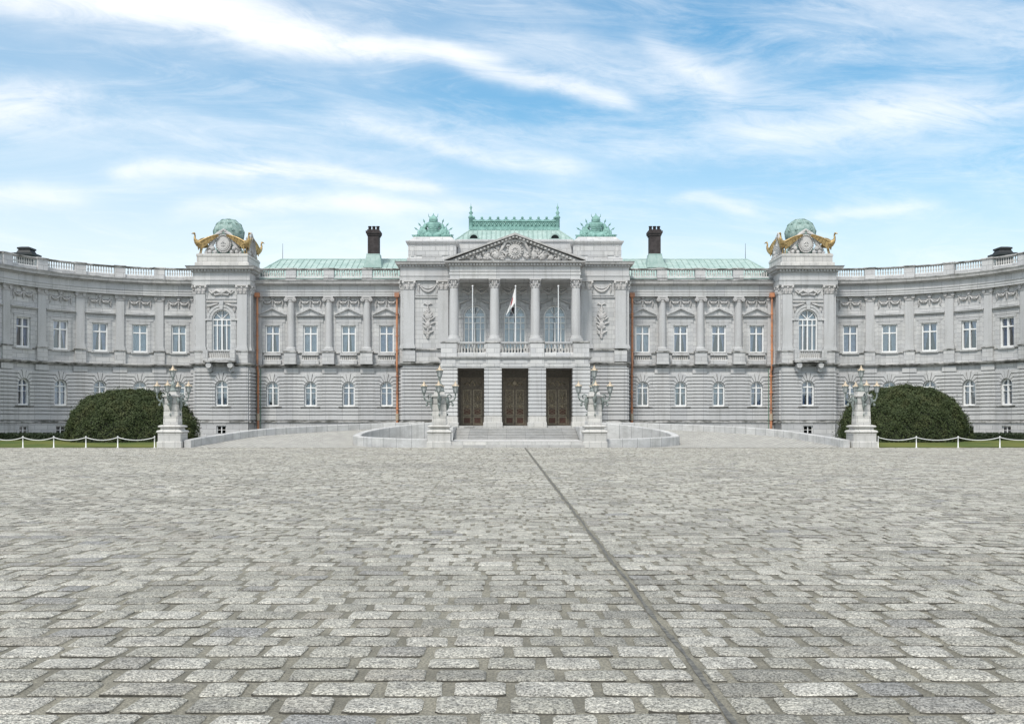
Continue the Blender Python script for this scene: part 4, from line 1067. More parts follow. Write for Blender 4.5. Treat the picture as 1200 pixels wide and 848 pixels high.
# doors
for x in (-4, 0, 4):
    D = Flat(x, 96.42)
    mb = MB(); mb.use('door_bronze')
    mb.mbox(D, -1.10, -.98, 0, .18, 1.46, 5.98); mb.mbox(D, .98, 1.10, 0, .18, 1.46, 5.98); mb.mbox(D, -.98, .98, 0, .18, 5.86, 5.98); mb.mbox(D, -.98, .98, 0, .16, 4.92, 5.04)
    mb.mbox(D, -.98, .98, -.02, .03, 5.04, 5.86)
    mb.use('door_ornament')
    for s0 in (-1, 1): mb.tube([D(s0*.15, 5.15, .06), D(s0*.4, 5.5, .08), D(s0*.75, 5.3, .06), D(s0*.6, 5.15, .05)], [.04, .06, .05, .02], 6)
    mb.tube([D(-.3, 5.2, .06), D(0, 5.72, .09), D(.3, 5.2, .06)], .06, 6)
    dr = part('door', mb, None, pal)
    for s0 in (-1, 1):
        mb = MB(); a = lambda u: x+0*u
        lo, hi = (-.97, -.012) if s0 < 0 else (.012, .97)
        mb.use('door_bronze'); mb.mbox(D, lo, hi, 0, .08, 1.47, 4.91)
        mb.use('door_ornament')
        cu = (lo+hi)/2
        for p0, p1 in ((1.6, 2.3), (2.42, 3.3), (3.42, 4.8)):
            for (q0, q1, q2, q3) in ((lo+.1, lo+.15, p0, p1), (hi-.15, hi-.1, p0, p1), (lo+.15, hi-.15, p0, p0+.05), (lo+.15, hi-.15, p1-.05, p1)): mb.mbox(D, q0, q1, .08, .13, q2, q3)
        for k in range(6): mb.tube([D(cu+.28*math.cos(k*1.1), 4.1+.5*math.sin(k*1.1), .09), D(cu, 4.1, .14)], [.03, .05], 6)
        for k in range(9):
            z = 2.5+k*.26
            mb.tube([D(lo+.17, z, .10), D(cu, z+.13, .12), D(hi-.17, z, .10)], .018, 4); mb.tube([D(lo+.17, z+.26, .10), D(cu, z+.13, .12), D(hi-.17, z+.26, .10)], .018, 4)
        mb.ball(D(cu, 3.3, .1), (.15, .08, .2), 8, 5)
        mb.use('door_red'); mb.mbox(D, lo+.2, hi-.2, .08, .12, 1.72, 2.18); mb.mbox(D, lo+.2, hi-.2, .08, .11, 2.52, 3.0)
        link('door_leaf', mb.mesh('door_leaf'), dr)
    if x == 0:
        mb = MB(); mb.tube([D(0, 5.45, .1), D(0, 5.45, .2)], [.2, .17], 14); link('crest', mb.mesh('crest', 'lamp_gilt'), dr)
# doormat lies on its own
mb = MB(); mb.box(-4.55, -3.65, 91.2, 92.3, 1.295, 1.335); tag(part('doormat', mb, 'rubber_mat', None), 'black rubber doormat lying in front of one porch opening', 'doormat')

# ---- roofs
def hip(mb, ex0, ex1, ey0, ey1, ez, rx0, rx1, ry, rz, seams=.6, cap=.1):
    A = [(ex0, ey0, ez), (ex1, ey0, ez), (ex1, ey1, ez), (ex0, ey1, ez)]; r0, r1 = (rx0, ry, rz), (rx1, ry, rz)
    mb.raw(A+[r0, r1], [(0, 1, 5, 4), (2, 3, 4, 5), (0, 4, 3), (1, 2, 5)])
    x = ex0+seams/2
    while x < ex1:
        f0 = 1.0
        if x < rx0: f0 = (x-ex0)/max(1e-6, rx0-ex0)
        elif x > rx1: f0 = (ex1-x)/max(1e-6, ex1-rx1)
        top = (x, lerp(ey0, ry, f0), lerp(ez, rz, f0)); dn = (x, ey0, ez)
        mb.tube([(dn[0], dn[1], dn[2]+.03), (top[0], top[1], top[2]+.03)], .035, 4); x += seams
    for a, b_ in ((A[0], r0), (A[1], r1), (r0, r1)): mb.tube([a, b_], cap, 6)
for sg in (-1, 1):
    mb = MB(); ex = sorted((sg*26.6, sg*9.5)); rx = sorted((sg*24.6, sg*10))
    hip(mb, ex[0], ex[1], 101.2, 115, 15.9, rx[0], rx[1], 108, 18.9)
    part('roof', mb, 'copper_green', pal)
    # chimney
    mb = MB(); mb.use('copper_green'); cx_ = sg*14.5
    mb.rect(cx_-.6, cx_+.6, 105.2, 106.5, [(.32, 17.6), (.22, 18.3), (.08, 18.9), (.08, 19.05)])
    mb.use('chimney_stone'); mb.rect(cx_-.56, cx_+.56, 105.23, 106.47, [(0, 18.9), (0, 20.9), (.08, 20.95), (.08, 21.05), (.17, 21.15), (.19, 21.4), (.05, 21.42), (.05, 21.55)])
    for s0 in (-1, 0, 1): mb.lathe([(.17, 0), (.15, .35), (.19, .37), (.19, .45)], (cx_+s0*.42, 105.85, 21.54), 8)
    part('chimney', mb, None, pal)
    # wing roof, a low copper slope behind the balustrade, and its chimney stub
    mb = MB(); M = ML if sg < 0 else MR
    a, b_ = sorted((-1.5*sg, sg*wing_end))
    mb.sweep(M, a, b_, [(-.4, 15.66), (-6.5, 15.95), (-12, 15.7)], False, False)
    part('roof', mb, 'copper_green', pal)
    mb = MB(); mb.rect(sg*46.7-.68, sg*46.7+.68, 97.3, 98.7, [(.0, 16.2), (0, 17.55), (.3, 17.65), (.3, 17.85), (.0, 17.9), (-.15, 18.2), (-.05, 18.25), (-.05, 18.4), (-.35, 18.5)])
    part('chimney', mb, 'black_metal', pal)
    mb = MB(); mb.tube([(sg*24.4, 108, 18.9), (sg*24.4, 108, 20.6)], [.03, .015], 5); part('lightning_rod', mb, 'black_metal', pal)
mb = MB(); mb.use('copper_green')
CRX, CRY = 4.55, 104.6
b0 = [(-6.35, 101.6, 19.5), (6.35, 101.6, 19.5), (6.35, 110.5, 19.5), (-6.35, 110.5, 19.5)]; t0 = [(-CRX, CRY, 21.35), (CRX, CRY, 21.35), (CRX, 107.5, 21.35), (-CRX, 107.5, 21.35)]
mb.raw(b0+t0, [(0, 1, 5, 4), (1, 2, 6, 5), (2, 3, 7, 6), (3, 0, 4, 7), (4, 5, 6, 7)])
k = 26
for i in range(k+1):
    x = lerp(-6.1, 6.1, i/k); f_ = 1.0 if abs(x) <= CRX else (6.35-abs(x))/(6.35-CRX)
    mb.tube([(x, 101.58, 19.54), (x, lerp(101.6, CRY, f_), lerp(19.5, 21.35, f_)+.04)], .045, 4)
for a, b_ in ((0, 4), (1, 5)): mb.tube([b0[a], t0[b_-4]], .09, 6)
crf = part('roof', mb, None, pal)
for s0 in (-1, 1):
    q = Flat(s0*4.05, 102.35); mb = MB(); mb.use('copper_green')
    for r0, r1, w1 in ((.40, .56, .35),):
        pts = [(math.cos(PI*i/12), math.sin(PI*i/12)) for i in range(13)]
        for (a, b_), (c_, d) in zip(pts[:-1], pts[1:]): mb.prism(q, [(r0*a, 20.05+r0*b_), (r0*c_, 20.05+r0*d), (r1*c_, 20.05+r1*d), (r1*a, 20.05+r1*b_)], -1.6, w1)
    mb.mbox(q, -.6, .6, -.6, .33, 19.93, 20.048)
    mb.use('black_metal'); mb.prism(q, [(.40*a, 20.05+.40*b_) for a, b_ in pts], -.9, .05)
    link('dormer', mb.mesh('dormer'), crf)
# crest: pierced copper railing with balls and two finials
mb = MB(); q = Flat(0, CRY+.15)
mb.mbox(q, -CRX-.1, CRX+.1, -.2, .2, 21.36, 21.62); mb.mbox(q, -CRX, CRX, -.08, .10, 21.62, 21.72); mb.mbox(q, -CRX, CRX, -.08, .10, 22.28, 22.42)
for i in range(22):
    u = lerp(-CRX+.15, CRX-.15, (i+.5)/22)
    mb.mbox(q, u-.20, u-.15, -.05, .05, 21.72, 22.28); mb.tube([q(u-.16, 21.75, 0), q(u, 22.0, .04), q(u+.16, 22.25, 0)], .045, 5); mb.tube([q(u+.16, 21.75, 0), q(u, 22.0, .04), q(u-.16, 22.25, 0)], .045, 5); mb.ball(q(u, 22.0, .03), .09, 6, 4)
mb.mbox(q, -CRX, CRX, -.04, -.02, 21.72, 22.28)
for i in range(11):
    u = lerp(-CRX, CRX, (i+.5)/11); mb.lathe([(.05, 0), (.07, .1), (.03, .16)], q(u, 22.42, 0), 6); mb.ball(q(u, 22.66, 0), .14, 8, 5)
    mb.tube([q(u-.3, 22.43, 0), q(u-.12, 22.5, 0), q(u, 22.6, 0)], [.03, .05, .03], 5); mb.tube([q(u+.3, 22.43, 0), q(u+.12, 22.5, 0), q(u, 22.6, 0)], [.03, .05, .03], 5)
link('roof_crest', mb.mesh('roof_crest', 'copper_sculpture'), crf)
for s0 in (-1, 1):
    mb = MB(); mb.lathe([(.22, 0), (.22, 1.2), (.3, 1.25), (.24, 1.4), (.10, 1.55), (.22, 1.75), (.09, 1.95), (.06, 2.1), (.14, 2.3), (.03, 2.5), (.01, 2.75)], (s0*(CRX-.12), CRY+.15, 21.4), 8)
    link('finial', mb.mesh('finial', 'copper_sculpture'), crf)
# inner body of the building: dark rooms behind the glass
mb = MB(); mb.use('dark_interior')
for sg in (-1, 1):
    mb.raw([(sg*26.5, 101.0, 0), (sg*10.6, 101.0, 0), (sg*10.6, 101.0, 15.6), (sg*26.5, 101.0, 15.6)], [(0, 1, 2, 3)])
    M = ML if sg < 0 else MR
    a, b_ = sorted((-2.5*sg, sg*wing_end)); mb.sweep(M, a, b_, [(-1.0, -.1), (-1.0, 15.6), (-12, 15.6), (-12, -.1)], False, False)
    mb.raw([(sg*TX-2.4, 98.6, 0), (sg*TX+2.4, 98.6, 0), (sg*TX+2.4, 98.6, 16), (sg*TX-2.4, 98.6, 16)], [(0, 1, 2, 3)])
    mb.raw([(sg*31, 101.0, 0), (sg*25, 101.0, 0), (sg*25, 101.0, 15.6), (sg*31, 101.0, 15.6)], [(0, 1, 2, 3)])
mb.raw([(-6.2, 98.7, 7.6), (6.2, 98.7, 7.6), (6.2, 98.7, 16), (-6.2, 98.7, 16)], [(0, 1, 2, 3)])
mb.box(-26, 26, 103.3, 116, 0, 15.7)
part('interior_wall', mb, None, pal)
mb = MB(); mb.use('stone')
for sg, M in ((-1, ML), (1, MR)): mb.mbox(M, min(sg*wing_end, sg*(wing_end+.3)), max(sg*wing_end, sg*(wing_end+.3)), -12.3, .1, -.2, 15.62)
part('end_wall', mb, None, pal)
# flat roof slabs closing the tops
mb = MB(); mb.use('copper_green')
for sg in (-1, 1): mb.box(min(sg*26.6, sg*9.6), max(sg*26.6, sg*9.6), 99.7, 116, 15.72, 15.8)
part('gutter_roof', mb, None, pal)
# downpipes
for sg in (-1, 1):
    for x, wy in ((24.98, .42), (11.42, .42)):
        mb = MB(); X = sg*x
        mb.use('copper_pipe'); mb.tube([(X, WY-.60, 14.25), (X, WY-.60, 7.5), (X, WY-.55, 7.0), (X, WY-.30, 6.7), (X, WY-.28, 2.6)], .105, 8)
        mb.box(X-.22, X+.22, WY-.85, WY-.35, 13.9, 14.3)
        for z in (12.2, 10.1, 8.7, 6.2, 4.6, 3.0): mb.lathe([(.155, 0), (.155, .1)], (X, WY-.60 if z > 7.4 else WY-.29, z), 8)
        mb.use('lamp_gilt'); mb.tube([(X, WY-.29, 2.6), (X, WY-.29, 1.95)], .16, 8)
        mb.use('copper_pipe'); mb.tube([(X, WY-.29, 1.95), (X, WY-.29, 0)], .12, 8)
        part('downpipe', mb, None, pal)
    mb = MB()
    for dx_ in (.0, .35): mb.tube([(sg*(TX-TH)+(-sg)*(.25+dx_), WY-.20, 7.0), (sg*(TX-TH)+(-sg)*(.25+dx_), WY-.20, 0)], .035, 5)
    part('cable_conduit', mb, 'pipe_green', pal)
br_o = part('baluster', mbr, 'stone_pale', pal); br_o['kind'] = 'stuff'

# ================================================================== SCULPTURES ON THE ROOFLINE
def crane_meshes():
    body = MB()
    body.tube([(-1.0, 0, .80), (-.7, 0, .88), (-.35, 0, .98), (.0, 0, 1.02), (.32, 0, 1.08), (.52, 0, 1.22), (.66, 0, 1.42), (.70, 0, 1.62), (.66, 0, 1.80), (.68, 0, 1.95), (.76, 0, 2.04), (.86, 0, 2.03), (1.06, 0, 1.96)],
              [.07, .20, .36, .42, .36, .24, .15, .105, .09, .09, .12, .08, .015], 12)
    for s0 in (-1, 1):
        body.tube([(.0, s0*.12, .85), (-.04, s0*.14, .5), (.06, s0*.15, .08), (.05, s0*.15, .0)], [.14, .07, .055, .06], 7)
        for d in (-1, 0, 1): body.tube([(.05, s0*.15, .04), (.28, s0*.15+d*.09, .025)], [.04, .015], 5)
    ws = []
    for s0 in (-1, 1):
        m = MB(); k = 12; up = []; lo = []
        for i in range(k+1):
            f_ = i/k
            up.append(Vector((.32-1.40*f_, s0*(.22+1.22*f_), 1.16+.80*f_+.10*math.sin(f_*PI))))
            drop = (.72-.62*f_**1.2)*(1+.10*(i % 2)); lo.append(up[-1]+Vector((-.16, s0*.06, -drop)))
        nrm = Vector((s0*.0+.45, s0*.55, .25)).normalized()*.05
        v = [tuple(p_+nrm) for p_ in up]+[tuple(p_+nrm*.4) for p_ in lo]+[tuple(p_-nrm) for p_ in up]+[tuple(p_-nrm*.4) for p_ in lo]
        a, b_, c_, d = 0, k+1, 2*(k+1), 3*(k+1); f = []
        for i in range(k):
            f += [(a+i, a+i+1, b_+i+1, b_+i), (c_+i, d+i, d+i+1, c_+i+1), (a+i, c_+i, c_+i+1, a+i+1), (b_+i, b_+i+1, d+i+1, d+i)]
        f += [(a, b_, d, c_), (a+k, c_+k, d+k, b_+k)]
        m.raw(v, f, False)
        m.tube([tuple(p_) for p_ in up], [.13-.09*i/k for i in range(k+1)], 8)
        for i in range(1, k, 2): m.tube([tuple(up[i]+nrm), tuple(lo[i]+nrm*.6)], [.05, .03], 5)
        ws.append(m.mesh('wing', 'gilt'))
    return body.mesh('body', 'gilt'), ws
CB, CW = crane_meshes()
def globe_mesh():
    mb = MB(); r = 1.48; mb.ball((0, 0, 1.35), r, 28, 18)
    for a in range(6):
        th = a*PI/6; mb.tube([(math.cos(th)*r*1.005*math.cos(p_), math.sin(th)*r*1.005*math.cos(p_), 1.35+r*1.005*math.sin(p_)) for p_ in [2*PI*i/32 for i in range(33)]], .025, 4)
    for ph in (-25, 8, 38, 64):
        k = max(4, int(13*math.cos(R(ph))))
        for i in range(k):
            a = 2*PI*(i+.5*(ph % 2))/k; d = Vector((math.cos(a)*math.cos(R(ph)), math.sin(a)*math.cos(R(ph)), math.sin(R(ph))))
            c = Vector((0, 0, 1.35))+d*r
            mb.tube([tuple(c-d*.03), tuple(c+d*.10)], [.14, .015], 5)
            e1 = d.orthogonal().normalized(); e2 = d.cross(e1)
            for q in range(5):
                th = 2*PI*q/5; mb.tube([tuple(c+d*.03), tuple(c+(e1*math.cos(th)+e2*math.sin(th))*.21+d*.02)], [.06, .012], 4)
    return mb.mesh('globe', 'globe_green')
def globe_base():
    mb = MB(); mb.lathe([(1.75, -.95), (1.75, -.6), (1.5, -.4), (1.25, -.1), (1.2, .2), (1.0, .35)], nseg=16); return mb.mesh('drum', 'globe_green')
GM, GB = globe_mesh(), globe_base()
for sg, side in ((-1, 'left'), (1, 'right')):
    c = sg*TX
    g = thing('star_globe', (c, 100, 18.75), f'green copper globe studded with stars on the {side} end tower', 'sculpture', 'star studded globes on the towers')
    link('globe', GM, g, WM[g]); link('drum', GB, g, WM[g])
    inner = -sg
    for cxo, cyo, lab in ((sg*2.12, 98.0, f'gilded crane with spread wings at the outer front corner of the {side} tower'),
                          (inner*2.12, 98.0, f'gilded crane with spread wings at the inner front corner of the {side} tower'),
                          (inner*2.12, 102.1, f'gilded crane half hidden at the inner rear corner of the {side} tower')):
        X = c+cxo; ang = math.atan2(cyo-100.05, cxo)
        o = thing('crane_statue', (X, cyo, 17.85), lab, 'bird statue', 'gilded cranes around the globes', ang)
        WM[o] = WM[o] @ Matrix.Scale(.93, 4); o.matrix_basis = WM[o]; link('body', CB, o, WM[o])
        for q in CW: link('wing', q, o, WM[o])

def armour(c, side):
    o = thing('armour_sculpture', (c, 99.0, 19.4), f'green copper trophy of armour and banners on the attic {side} of the pediment', 'sculpture', 'armour trophies on the roofline')
    T = Matrix.Translation((c, 99.0, 19.4)); rr = random.Random(3)
    def p(nm, m, par=o): return link(nm, m.mesh(nm, 'copper_sculpture'), par, T)
    m = MB(); m.lathe([(.50, .35), (.56, .7), (.48, 1.0), (.62, 1.35), (.60, 1.6), (.30, 1.80)], nseg=16, sy=.75)
    for s0 in (-1, 1):
        m.ball((s0*.50, 0, 1.5), (.24, .22, .2)); m.tube([(s0*.5, 0, 1.5), (s0*.72, -.05, 1.15), (s0*.66, -.15, .8)], [.17, .14, .1], 8)
        for i in range(3): m.tube([(s0*(.1+.16*i), -.3, .62), (s0*(.12+.2*i), -.34, .25)], [.10, .12], 6)
    for i in range(4): m.tube([(-.42, -.30, .85+.18*i), (0, -.42, .80+.18*i), (.42, -.30, .85+.18*i)], .035, 5)
    p('cuirass', m)
    m = MB(); m.lathe([(.34, 1.70), (.44, 1.84), (.41, 2.02), (.30, 2.20), (.13, 2.32), (.06, 2.42), (.015, 2.58)], nseg=12); m.lathe([(.30, 1.78), (.50, 1.70), (.48, 1.66)], nseg=12)
    for s0 in (-1, 1): m.tube([(s0*.2, -.2, 2.0), (s0*.42, -.22, 2.2), (s0*.46, -.2, 2.45)], [.06, .05, .02], 6)
    p('helmet', m)
    m = MB()
    for s0 in (-1, 1):
        for u, h, r_ in ((.55, .34, .46), (1.0, .28, .46), (1.42, .20, .38), (.3, .3, .38), (1.72, .12, .26)):
            m.ball((s0*u, -.15, h), (r_, .5, r_*.85), 10, 6)
        for i in range(14):
            u = rr.uniform(.3, 1.8); m.tube([(s0*u, -.5, .1), (s0*(u+.15), -.62, .35), (s0*(u+rr.uniform(-.2, .3)), -.5, .6-.15*u)], [.06, .12, .03], 6)
    m.box(-1.95, 1.95, -.7, .7, -.06, .1); p('plinth', m)
    for s0 in (-1, 1):
        for a, L, fat in ((34, 1.55, 1.35), (52, 1.58, 1.5), (70, 1.66, 1.15)):
            m = MB(); ax, az = math.cos(R(a)), math.sin(R(a)); b = (s0*.30, .15, .15); q = lambda g, dy=0.0, e=0.0: (b[0]+s0*(ax*g*L+az*e), .15+dy, b[2]+az*g*L-ax*e)
            m.tube([b, q(1)], .045, 6); m.tube([q(1), q(1.07), q(1.22)], [.04, .10, .01], 6)
            sp = p('spear', m)
            m = MB()
            for e, dy, r_ in ((.12, -.05, .24), (.30, -.16, .22), (.46, -.08, .16)):
                m.tube([q(.18, dy, e*.5), q(.45, dy-.06, e), q(.70, dy, e*.8), q(.93-.1*e, dy+.04, e*.35)], [r_*fat, r_*1.1*fat, r_*.85*fat, .04], 8, .75)
            p('banner', m)
        m = MB(); m.ball((s0*.95, -.45, .55), (.38, .10, .45), 12, 8); m.ball((s0*.95, -.54, .55), (.12, .08, .14), 8, 5); p('shield', m)
armour(-7.85, 'left'); armour(7.85, 'right')

# flagpoles and flag
for x, s in ((-3.87, 'leftmost bare white flagpole on the porch balcony'), (.05, 'white flagpole carrying the drooping flag on the porch balcony'), (3.95, 'rightmost bare white flagpole on the porch balcony')):
    o = thing('flagpole', (x, 93.35, 7.72), s, 'flagpole', 'flagpoles on the porch balcony')
    mb = MB(); mb.tube([(x, 93.35, 7.72), (x, 93.35, 14.1)], [.06, .045], 8); part('pole', mb, 'steel_pole', o)
    mb = MB(); mb.ball((x, 93.35, 14.17), .09, 8, 6); part('finial', mb, 'steel_pole', o)
mb = MB(); v = []; uvs = []; k, r_ = 16, 12
for j in range(r_+1):
    for i in range(k+1):
        g, h = i/k, j/r_
        x = .05-.06-g*(.30+.52*h); y = 93.35+.16*math.sin(g*13+h*1.5)*g*1.0; z = 14.0-h*1.35-g*(1.05+.1*h)
        v.append((x, y, z)); uvs.append((g, 1-h))
mb.raw(v, [(j*(k+1)+i, j*(k+1)+i+1, (j+1)*(k+1)+i+1, (j+1)*(k+1)+i) for j in range(r_) for i in range(k)], True, uvs)
tag(part('flag', mb, 'flag_cloth', None), 'white flag with a red disc hanging limp from the middle flagpole', 'flag')

# ================================================================== LAMP PILLARS
def lantern_parts(c, s=1.0):
    """returns dict of builders for one lantern standing on point c"""
    x, y, z = c
    fr = MB(); fr.use('bronze_patina'); fr.lathe([(.03*s, 0), (.10*s, .05*s), (.06*s, .12*s), (.13*s, .2*s), (.16*s, .24*s)], c, 8)
    for i in range(6):
        a = 2*PI*i/6; ca, sa = math.cos(a), math.sin(a)
        fr.tube([(x+ca*.15*s, y+sa*.15*s, z+.24*s), (x+ca*.25*s, y+sa*.25*s, z+.72*s)], .018*s, 4)
    fr.lathe([(.25*s, .70*s), (.29*s, .72*s), (.29*s, .76*s), (.24*s, .78*s)], c, 12)
    gl = MB(); gl.lathe([(.14*s, .25*s), (.235*s, .70*s)], c, 6, cap=False)
    cp = MB(); cp.lathe([(.27*s, .77*s), (.20*s, .86*s), (.12*s, .93*s), (.13*s, .98*s), (.06*s, 1.03*s), (.07*s, 1.1*s), (.02*s, 1.16*s), (.01*s, 1.26*s)], c, 12)
    for i in range(6): a = 2*PI*i/6; cp.ball((x+.27*s*math.cos(a), y+.27*s*math.sin(a), z+.82*s), .045*s, 6, 4)
    bl = MB(); bl.lathe([(.05*s, .25*s), (.09*s, .4*s), (.07*s, .55*s), (.01, .6*s)], c, 8)
    return fr, gl, cp, bl
def lamp_protos():
    d = []
    hb = .80
    mb = MB(); mb.use('stone_pale')
    mb.rect(-hb, hb, -hb, hb, [(.06, -.1), (.06, .42), (0, .46), (0, 1.02), (.05, 1.06)]); d.append(('base', mb.mesh('base'), None))
    mb = MB(); mb.use('stone_pale'); mb.rect(-.62, .62, -.62, .62, [(.22, 1.062), (.28, 1.12), (.22, 1.22), (.05, 1.27), (.02, 1.40), (.16, 1.45), (.19, 1.52), (.12, 1.58), (-.06, 1.62)]); d.append(('moulding', mb.mesh('moulding'), None))
    mb = MB(); mb.use('stone_pale'); z = 1.62; i = 0
    while z < 3.5:
        z1 = z+.485; h0 = .515-.03*(z-1.6)/1.0; mb.rect(-h0, h0, -h0, h0, [(-.035, z), (-.035, z+.035), (0, z+.05), (-.012, z1)]); z = z1
    mb.rect(-.5, .5, -.5, .5, [(-.02, z), (.06, z+.06), (.06, z+.14), (-.1, z+.18), (-.15, z+.4)])
    d.append(('shaft', mb.mesh('shaft'), None)); ztop = z+.4
    mb = MB(); mb.use('bronze_patina')
    mb.lathe([(.30, ztop-.02), (.36, ztop+.08), (.22, ztop+.2), (.16, ztop+.35), (.24, ztop+.5), (.12, ztop+.62), (.08, ztop+.75)], (0, 0, 0), 12)
    for i in range(4):
        a = PI/2*i; ca, sa = math.cos(a), math.sin(a)
        # masks and hanging swags on the shaft
        mb.ball((ca*.52, sa*.52, 3.42), (.17, .17, .24), 9, 6); mb.tube([(ca*.56, sa*.56, 3.28), (ca*.6, sa*.6, 3.05), (ca*.55, sa*.55, 2.8), (ca*.54, sa*.54, 2.65)], [.13, .13, .08, .03], 7)
        mb.ball((ca*.55, sa*.55, 2.35), (.06, .06, .1), 7, 4)
        a2 = a+PI/4; mb.tube([(math.cos(a2)*.62, math.sin(a2)*.62, 3.65), (math.cos(a2)*.78, math.sin(a2)*.78, 3.4), (math.cos(a2)*.74, math.sin(a2)*.74, 3.12)], [.07, .12, .04], 6)
    d.append(('ornament', mb.mesh('ornament'), None))
    for i in range(4):
        a = PI/2*i; ca, sa = math.cos(a), math.sin(a); r = lambda q: (ca*q[0]-0, sa*q[0], q[1])
        mb = MB(); mb.use('bronze_patina')
        mb.tube([r(q) for q in ((.45, 3.42), (.75, 3.28), (1.0, 3.36), (1.12, 3.58), (1.12, 3.74))], [.07, .075, .07, .06, .05], 8)
        mb.tube([r(q) for q in ((.5, 3.68), (.72, 3.80), (.85, 3.64), (.78, 3.48), (.68, 3.54))], [.05, .06, .055, .045, .02], 7)
        mb.tube([r(q) for q in ((.8, 3.28), (.95, 3.1), (.85, 2.98))], [.05, .06, .02], 6); mb.ball(r((.93, 3.04)), .10, 7, 5)
        d.append(('arm', mb.mesh('arm'), ((ca*1.12, sa*1.12, 3.72), .84)))
    d.append(('stem', (lambda m_: (m_.use('bronze_patina'), m_.lathe([(.08, ztop+.7), (.05, ztop+.9), (.10, ztop+.95), (.06, ztop+1.0)], (0, 0, 0), 8), m_.mesh('stem'))[2])(MB()), ((0, 0, ztop+.86), .86)))
    out = []
    for nm, me, lan in d:
        ch = []
        if lan:
            fr, gl, cp, bl = lantern_parts(*lan)
            ch = [('lantern', fr.mesh('lantern')), ('lantern_glass', gl.mesh('lantern_glass', 'lantern_glass')), ('lantern_cap', cp.mesh('lantern_cap', 'lamp_gilt')), ('lamp_bulb', bl.mesh('lamp_bulb', 'white_paint'))]
        out.append((nm, me, ch))
    return out
LP = lamp_protos()
for x, lab in ((-24.5, 'stone lamp pillar with five lanterns in front of the left clipped bush'), (-5.5, 'stone lamp pillar with five lanterns at the left end of the entrance steps'),
               (5.5, 'stone lamp pillar with five lanterns at the right end of the entrance steps'), (24.5, 'stone lamp pillar with five lanterns in front of the right clipped bush')):
    o = thing('lamp_post', (x, 72.9, 0), lab, 'lamp post', 'stone lamp pillars along the square')
    for nm, me, ch in LP:
        q = link(nm, me, o, WM[o])
        for n2, m2 in ch: link(n2, m2, q, WM[o])

# ================================================================== CHAIN FENCES
def fence(xs, label):
    o = thing('chain_fence', (xs[0], 72.32, 0), label, 'fence', 'white chain fences by the lawns')
    pm = MB(); pm.lathe([(.09, 0), (.09, .03), (.037, .04), (.037, .74), (.05, .75), (.05, .80), (.02, .83)], nseg=8); pm = pm.mesh('post', 'white_paint')
    for x in xs: link('post', pm, o, Matrix.Translation((x, 72.32, 0)))
    for a, b_ in zip(xs[:-1], xs[1:]):
        mb = MB(); k = 14; mb.tube([(lerp(a, b_, i/k), 72.32, .74-.20*4*(i/k)*(1-i/k)) for i in range(k+1)], .026, 6); part('chain', mb, 'white_paint', o)
fence([-25.6, -28.2, -30.45, -32.72, -34.9, -37.1, -39.3, -41.5], 'white posts and slack white chain edging the lawn in front of the left bush')
fence([25.5, 28.2, 31.15, 34.1, 37.05, 40.0], 'white posts and slack white chain edging the lawn in front of the right bush')

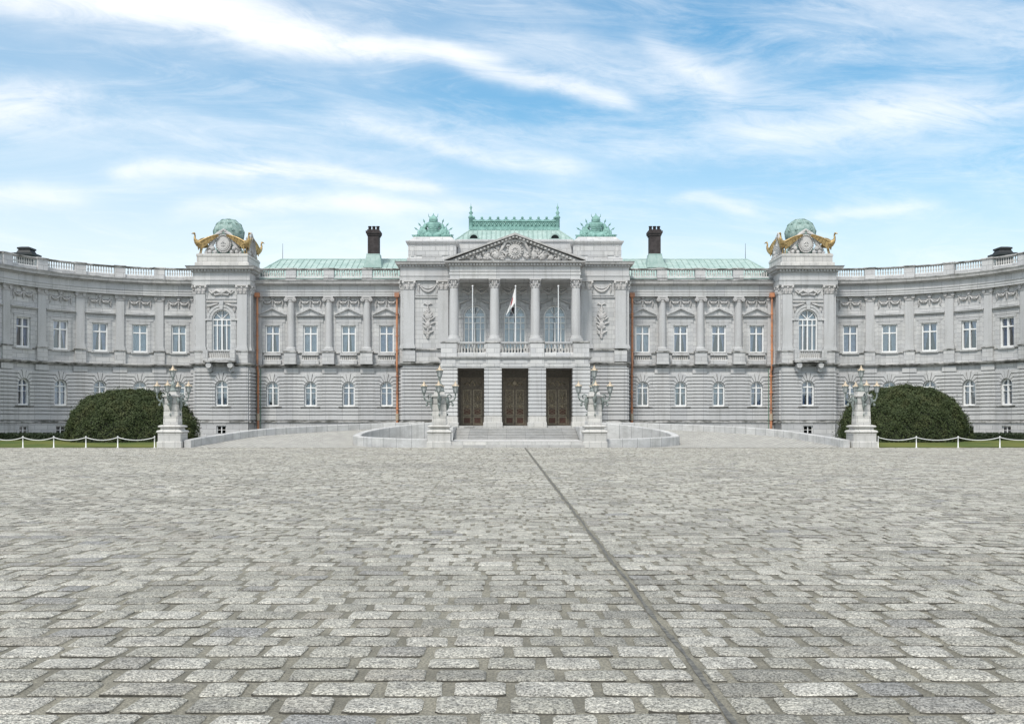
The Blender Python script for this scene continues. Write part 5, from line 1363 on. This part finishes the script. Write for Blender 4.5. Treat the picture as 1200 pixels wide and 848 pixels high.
# ================================================================== BUSHES AND HEDGES
def leaf_cloud(mb, pts_n, size, rr):
    for p_, nr in pts_n:
        d = Vector((nr[0]+rr.gauss(0, .55), nr[1]+rr.gauss(0, .55), nr[2]+rr.gauss(0, .55)+.15)).normalized()
        a = d.orthogonal().normalized(); b_ = d.cross(a); th = rr.uniform(0, 2*PI)
        e1 = a*math.cos(th)+b_*math.sin(th); e2 = d.cross(e1); L = size*rr.uniform(.6, 1.35); W = L*.42
        c = Vector(p_)
        mb.raw([tuple(c-e1*L*.5), tuple(c+e2*W*.5+d*L*.06), tuple(c+e1*L*.5), tuple(c-e2*W*.5+d*L*.06)], [(0, 1, 2, 3)])
def bush(c, a, b_, h, label, seed):
    rr = random.Random(seed); o = thing('clipped_bush', (c[0], c[1], 0), label, 'bush', 'clipped bushes behind the lamp pillars')
    def surf(th, f_, inset=0.0):
        # f_: 0 at the ground, 1 at the crown; flattened dome with upright sides
        n_ = 2.5; ph = f_*PI/2
        rad = max(0.0, math.cos(ph))**(2/n_); zz = math.sin(ph)**(2/n_)
        bul = 1+.03*math.sin(3*th+seed)+.02*math.sin(17*th+f_*13)+.03*math.sin(7*th+f_*6+seed*2)+.025*math.sin(11*th-f_*9)
        return Vector((c[0]+(a-inset)*rad*bul*math.cos(th), c[1]+(b_-inset)*rad*bul*math.sin(th), (h-inset)*zz*(1+.02*math.sin(5*th+f_*4))+.05))
    core = MB(); nu, nv = 40, 14; v = []
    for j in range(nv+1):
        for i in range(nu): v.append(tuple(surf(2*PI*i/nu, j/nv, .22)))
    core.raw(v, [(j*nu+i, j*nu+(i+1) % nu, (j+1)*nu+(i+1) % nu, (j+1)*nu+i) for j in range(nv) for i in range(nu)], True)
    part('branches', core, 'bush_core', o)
    pts = []
    for _ in range(80000):
        th = rr.uniform(0, 2*PI); f_ = rr.random()**.9
        if math.sin(th) > .35 and rr.random() < .75: continue
        p_ = surf(th, f_); q = surf(th, max(0, f_-.02)); e = surf(th+.02, f_)
        nr = (e-p_).cross(p_-q); nr = nr.normalized() if nr.length > 1e-6 else Vector((0, 0, 1))
        if nr.dot(p_-Vector((c[0], c[1], h*.3))) < 0: nr = -nr
        p_ = p_+nr*(rr.uniform(-.24, .10)+.10*math.sin(p_.x*2.3+seed)*math.sin(p_.z*2.9+p_.y)+.09*math.sin(p_.x*6.1+seed)*math.sin(p_.z*5.3+p_.y*5.7)+(rr.uniform(.1, .34) if rr.random() < .035 else 0)); pts.append((tuple(p_), tuple(nr)))
    lv = MB(); leaf_cloud(lv, pts, .15, rr); part('leaves', lv, 'bush_leaf', o)
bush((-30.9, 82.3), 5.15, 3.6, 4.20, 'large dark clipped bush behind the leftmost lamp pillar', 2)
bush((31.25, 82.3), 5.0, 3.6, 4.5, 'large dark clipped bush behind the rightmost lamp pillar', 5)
def hedge(x0, x1, y0, y1, h, label, seed):
    rr = random.Random(seed); o = thing('low_hedge', ((x0+x1)/2, (y0+y1)/2, 0), label, 'hedge', 'low hedges at the back of the lawns')
    mb = MB(); mb.box(x0, x1, y0+.1, y1-.1, 0, h-.12); part('branches', mb, 'bush_core', o); pts = []
    for _ in range(int((x1-x0)*420)):
        x = rr.uniform(x0, x1)
        if rr.random() < .62: pts.append(((x, y0+rr.uniform(-.05, .12), rr.uniform(.05, h)), (0, -1, .1)))
        else: pts.append(((x, rr.uniform(y0, y1), h+rr.uniform(-.12, .06)), (0, 0, 1)))
    lv = MB(); leaf_cloud(lv, pts, .2, rr); part('leaves', lv, 'hedge_leaf', o)
hedge(-46.5, -33.2, 84.2, 85.8, .86, 'low dark box hedge running left from the left clipped bush', 8)
hedge(33.5, 46.5, 84.2, 85.8, .86, 'low dark box hedge running right from the right clipped bush', 9)
